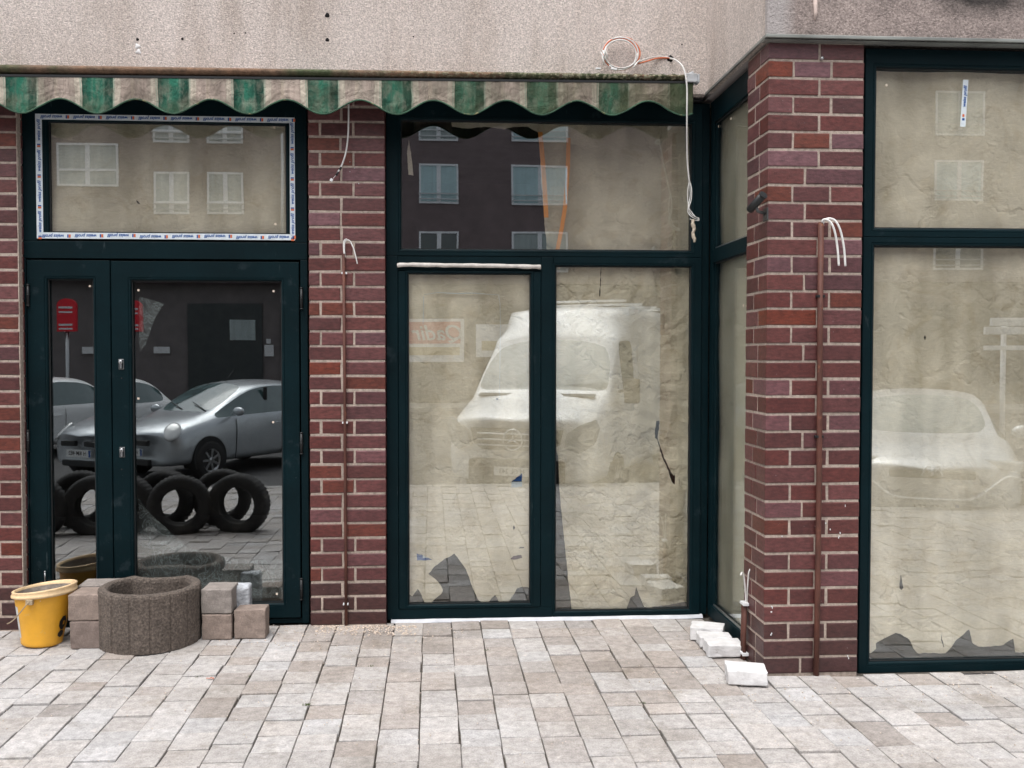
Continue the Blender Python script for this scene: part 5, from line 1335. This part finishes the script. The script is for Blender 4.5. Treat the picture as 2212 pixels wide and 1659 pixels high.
M['grille_grey'] = mat('grille_grey', (.16, .165, .165), .5)
mb = MB(); 
gp_ = [(-.60, 1.02), (-.55, .84), (-.42, .76), (.42, .76), (.55, .84), (.60, 1.02)]
T = Matrix.Translation((.065, 0, 0)) @ Matrix.Rotation(R(90), 4, 'Z')
n_ = len(gp_); vv = [mb.bm.verts.new((.10 - .2 * abs(y) ** 2, y, z)) for y, z in gp_] + [mb.bm.verts.new((.225 - .20 * abs(y) ** 2, y, z)) for y, z in gp_]
mb.faces(vv, [tuple(range(n_)), tuple(range(2 * n_ - 1, n_ - 1, -1))] + [(i, (i + 1) % n_, (i + 1) % n_ + n_, i + n_) for i in range(n_)])
gr = mb.build('grille', M['black_trim'], van)
mb = MB()
for z in (.82, .89, .96): mb.tube([(.228 - .20 * (.5 * k / 3) ** 2, .5 * k / 3, z) for k in range(-3, 4)], .011, 6)
mb.build('grille_bar', M['pale_paint'], gr)
mb = MB(); T = Matrix.Translation((.24, 0, .89)) @ Matrix.Rotation(R(90), 4, 'Z') @ Matrix.Rotation(R(90), 4, 'X')
mb.tube([T @ Vector((.125 * math.cos(a), .125 * math.sin(a), 0)) for a in [2 * math.pi * k / 32 for k in range(33)]], .010, 8, caps=False)
for a in (90, 210, 330): mb.tube([T @ Vector((0, 0, 0)), T @ Vector((.12 * math.cos(R(a)), .12 * math.sin(R(a)), 0))], [.016, .005], 6)
mb.build('emblem', M['chrome'], van)
for s in (-1, 1):
    mb = MB(); pts = [(.62, .80), (.80, .74), (.95, .84), (1.0, 1.04), (.96, 1.14), (.80, 1.08), (.66, .98)]
    fx = lambda y: .14 - .50 * max(0, y - .55) ** 1.4
    vv = [mb.bm.verts.new((fx(y) - .10, s * y, z)) for y, z in pts] + [mb.bm.verts.new((fx(y), s * y, z)) for y, z in pts]; n_ = len(pts)
    mb.faces(vv, [tuple(range(n_)), tuple(range(2 * n_ - 1, n_ - 1, -1))] + [(i, (i + 1) % n_, (i + 1) % n_ + n_, i + n_) for i in range(n_)])
    mb.build('headlight', mat('van_headlamp', (.33, .35, .36), .15, coat=1.), van)
    mb = MB(); mb.tube([(-1.1, s * .98, 1.45), (-1.05, s * 1.14, 1.48)], .02, 8); mb.box(-1.13, -1.03, s * 1.16 - .10, s * 1.16 + .10, 1.30, 1.62, .03); mb.build('wing_mirror', M['black_trim'], van)
    mb = MB(); T = Matrix.Translation((-.60, s * .55, 1.405)) @ Matrix.Rotation(R(20), 4, 'Y'); mb.box(-.05, .05, -.25, .25, -.005, .012, .01, mat4=T); mb.build('bonnet_vent', M['black_trim'], van)
    mb = MB(); mb.box(-2.30, -2.22, s * .965 - .01, s * .965 + .008, 1.32, 2.05, .004); mb.build('door_pillar', M['white_paint'], van)
mb = MB(); mb.box(.02, .20, -.62, .62, .32, .64, .05); mb.build('bumper', M['black_trim'], van)
plate_(van, .208, .52, .50, 'H CL 243')
mb = MB(); mb.tube([(-2.3, -.7, 2.66), (-5.3, -.7, 2.72)], .018, 8); mb.tube([(-2.3, .7, 2.66), (-5.3, .7, 2.72)], .018, 8)
for x in (-2.4, -3.4, -4.4, -5.2): mb.tube([(x, -.75, 2.72), (x, .75, 2.72)], .016, 8)
mb.build('roof_rack', M['white_paint'], van)
# red box sign on a post
Ys = -14.; p0 = RF(286, 683, Ys); sgn = thing('advertising_sign', 'red rounded sign box on a grey post', 'sign')
mb = MB(); a, b = RF(266, 683, Ys), RF(307, 683, Ys); zt, zb = RF(286, 648, Ys).z, RF(286, 717, Ys).z; w_ = (b.x - a.x) / 2; cx = (a.x + b.x) / 2
pts = [(cx + w_ * math.cos(t), zt - w_ * .7 + w_ * .7 * math.sin(t)) for t in [math.pi * k / 14 for k in range(15)]] + [(cx - w_, zb), (cx + w_, zb)]
prism_y(mb, pts, Ys - .12, Ys); mb.build('sign_box', mat('red_sign', (.75, .012, .03), .4), sgn)
mb = MB()
for (f_, h_) in ((.28, .05), (.42, .04), (.80, .05), (.92, .04)): mb.box(cx - w_ * .8, cx + w_ * .6, Ys + .001, Ys + .01, zt + (zb - zt) * f_ - h_ / 2, zt + (zb - zt) * f_ + h_ / 2)
mb.build('white_lettering', M['white_plastic'], sgn)
mb = MB(); mb.tube([(cx, Ys - .06, STZ), (cx, Ys - .06, zb)], .05, 10); mb.build('post', M['metal'], sgn)

# ---- apartment house opposite
YO = -25.0
def rfx(u): return RF(u, 500, YO).x
def rfz(v): return RF(934, v, YO).z
M['obrick'] = mat('dark_brown_brickwork', (.19, .145, .15), .85, var=(2, .85, 1.15), var2=(30, .8, 1.2, (1, 1, 3)), bump=[(14, .5, .01)])
M['orender'] = mat('ground_floor_brick', (.17, .15, .15), .85, var=(3, .85, 1.1))
M['wframe'] = mat('white_window_frame', (.90, .92, .95), .5)
M['curtain'] = mat('pale_curtain', (.40, .47, .47), .6, var=(9, .7, 1.15, (1, 1, .05)), coat=.6)
M['teal_blind'] = mat('teal_blind', (.50, .70, .74), .6, var=(9, .8, 1.1, (1, 1, .05)), coat=.6)
M['oglass'] = mat('far_glass', (.04, .06, .065), .08, spec=1.)
ap = thing('apartment_house', 'dark brick apartment house with white windows across the street', 'building')
mb = MB(); xL, xR_ = rfx(-900), rfx(2900); ZO = rfz(610) ; TOP = 15.0
mb.box(xL, xR_, YO - 8, YO, ZO, TOP); mb.build('brick_wall', M['obrick'], ap)
mb = MB(); mb.box(xL, xR_, YO - 8, YO - .6, STZ, ZO - .001); mb.build('ground_floor', M['orender'], ap)
mb = MB(); mb.box(xL - .3, xR_ + .3, YO - 8.2, YO + .3, TOP, TOP + .25); mb.build('roof_edge', M['dark_metal'], ap)
def owin(u0, u1, v0, v1, n=2, sill=True, blind='curtain', low=.0):
    x0, x1, z0, z1 = rfx(u0), rfx(u1), rfz(v1), rfz(v0); t = .07; y = YO
    mb = MB()
    for a, b, c, d_ in ((x0, x1, z0, z0 + t), (x0, x1, z1 - t, z1), (x0, x0 + t, z0 + t, z1 - t), (x1 - t, x1, z0 + t, z1 - t)): mb.box(a, b, y - .02, y + .06, c, d_)
    for k in range(1, n):
        xm = x0 + (x1 - x0) * k / n; mb.box(xm - .08, xm + .08, y - .015, y + .055, z0 + t, z1 - t)
    if low: mb.box(x0 + t, x1 - t, y - .016, y + .054, z0 + (z1 - z0) * low - .04, z0 + (z1 - z0) * low + .04)
    f = mb.build('window', M['wframe'], ap)
    if sill:
        mb = MB(); 
        for k in (.13, .30): mb.box(x0 - .02, x1 + .02, y + .10, y + .14, z0 + (z1 - z0) * k * .8 - .02, z0 + (z1 - z0) * k * .8 + .02)
        mb.build('railing', M['metal'], f)
    mb = MB(); mb.box(x0 + t * .5, x1 - t * .5, y + .001, y + .012, z0 + t * .5, z1 - t * .5); mb.build('window_pane', M[blind], f)
rows = [(-60, 12), (60, 160), (210, 303), (355, 441), (500, 587)]
cols = [(-420, -330), (-270, -180), (905, 990), (1105, 1226), (1480, 1570), (1640, 1760), (1960, 2060), (2170, 2280), (2450, 2550)]
for (v0, v1) in rows:
    for i, (u0, u1) in enumerate(cols): owin(u0, u1, v0, v1, 2, True, ['curtain', 'teal_blind', 'oglass', 'curtain'][(i + int(v0)) % 4] if not (v0 == 355 and u0 in (905, 1105)) else 'teal_blind')
rows2 = [(70, 165), (228, 315), (378, 468)]
for (v0, v1) in rows2:
    for (u0, u1) in ((333, 410), (448, 527), (690, 770)): owin(u0, u1, v0, v1, 2, True, 'curtain', .28)
    owin(125, 258, v0 - 58, v1 - 58, 2, False, 'curtain', .38); owin(-80, 40, v0 - 58, v1 - 58, 2, False, 'curtain', .38)
for (u0, u1) in ((333, 410), (448, 527), (690, 770)): owin(u0, u1, 528, 590, 2, True, 'curtain', .28)
# downpipe between the two halves
mb = MB(); mb.tube([(rfx(612), YO + .1, STZ), (rfx(612), YO + .1, TOP)], .07, 8); mb.build('downpipe', M['metal'], ap)
# ground-floor openings
def opening(u0, u1, v0, v1, m, name='shop_opening', dy=0):
    mb = MB(); mb.box(rfx(u0), rfx(u1), YO - .599, YO - .52 + dy, rfz(v1), rfz(v0)); return mb.build(name, m, ap)
M['dk'] = mat('dark_opening', (.03, .038, .04), .4)
for (u0, u1) in ((-700, -420), (-300, 60), (395, 560), (600, 780), (820, 1000), (1020, 1250), (1500, 1760), (1850, 2300), (2400, 2700)): opening(u0, u1, 655, 866, M['dk'])
opening(488, 545, 690, 735, M['curtain'], 'curtained_window', .03)
mb = MB(); a_ = (rfx(565), rfx(585)); mb.box(a_[0], a_[1], YO - .518, YO - .50, rfz(770), rfz(745)); mb.box(a_[0] + .08, a_[1] - .1, YO - .518, YO - .50, rfz(742), rfz(732)); mb.build('wall_notice', M['white_plastic'], ap)
mb = MB(); mb.box(rfx(322), rfx(356), YO - .5, YO - .45, rfz(764), rfz(750)); mb.build('letter_sign', M['white_plastic'], ap)
mb = MB(); mb.box(xL, xR_, YO - .599, YO - .001, rfz(612), ZO - .0015); mb.build('fascia', M['obrick'], ap)
# red shop sign with white script
sg = thing('shop_sign', 'red shop sign with white script lettering in a white frame', 'sign'); yS = YO - .35
x0, x1, z0, z1 = rfx(838), rfx(1002), rfz(742), rfz(692)
mb = MB(); mb.box(x0, x1, yS, yS + .2, z0 - .72, z1 + .06, .02); mb.build('sign_frame', M['wframe'], sg)
mb = MB(); mb.box(x0 + .1, x1 - .14, yS + .2005, yS + .23, z0, z1 - .06); mb.build('sign_panel', mat('red_panel', (.65, .05, .04), .5), sg)
mb = MB(); mb.text("Qadir's", .82, Matrix.Translation(((x0 + x1) / 2 + .25, yS + .232, (z0 + z1) / 2 - .06)) @ Matrix.Rotation(R(180), 4, 'Z') @ Matrix.Rotation(R(90), 4, 'X'), 0, .004, .012, .25); mb.build('lettering', M['white_plastic'], sg)
mb = MB(); mb.box(x0 + .12, x1 - .16, yS + .2005, yS + .22, z0 - .45, z0 - .14); mb.build('menu_board', mat('ochre_board', (.45, .32, .10), .6), sg)
s2 = thing('display_case', 'white framed display case on the facade across the street', 'display case')
x0, x1, z0, z1 = rfx(1028), rfx(1150), rfz(772), rfz(700)
mb = MB(); mb.box(x0, x1, yS, yS + .15, z0, z1, .02); mb.build('case_frame', M['wframe'], s2); mb = MB(); mb.box(x0 + .22, x1 - .22, yS + .1505, yS + .165, z0 + .25, z0 + .62); mb.build('case_panel', mat('ochre_panel', (.40, .33, .15), .6), s2)
s3 = thing('street_sign', 'white double sign board on a post beyond the right bay', 'sign')
Y3 = -9.
def R3(u, v): return RF(u, v, Y3, YGR)
a, b = R3(2125, 700), R3(2330, 722)
mb = MB(); mb.box(a.x, b.x, Y3, Y3 + .06, R3(2125, 722).z, R3(2125, 706).z, .01); mb.box(a.x + .12, b.x, Y3, Y3 + .06, R3(2125, 704).z, R3(2125, 687).z, .01); mb.box(a.x, b.x, Y3, Y3 + .05, R3(2125, 756).z, R3(2125, 746).z, .01); mb.build('sign_board', M['wframe'], s3)
mb = MB(); mb.tube([(R3(2172, 700).x, Y3 - .06, STZ), (R3(2172, 700).x, Y3 - .06, a.z)], .05, 10); mb.build('post', M['wframe'], s3)

# a few tall neighbours so the street is not open to the sky at its ends
for (a_, b_, nm) in ((xL - 30, xL - .4, 'pale neighbouring house left of the dark brick one'), (xR_ + .4, xR_ + 30, 'pale neighbouring house right of the dark brick one')):
    e_ = thing('town_house', nm, 'building'); mb = MB(); mb.box(a_, b_, YO - 8, YO - .2, STZ, 13.5); mb.build('wall', M['orender'], e_)
    mb = MB(); mb.box(a_ - .2 if a_ > 0 else a_, b_ + .2 if a_ < 0 else b_, YO - 8.2, YO + .1, 13.501, 13.8); mb.build('roof', M['dark_metal'], e_)
    for k in range(8):
        for z in (1.2, 4.2, 7.2, 10.2):
            mb = MB(); xx = a_ + 1.5 + k * 3.5; mb.box(xx, xx + 1.4, YO - .199, YO - .12, z, z + 1.5); f = mb.build('window', M['wframe'], e_)
            mb = MB(); mb.box(xx + .1, xx + 1.3, YO - .119, YO - .11, z + .1, z + 1.4); mb.build('window_pane', M['oglass'], f)
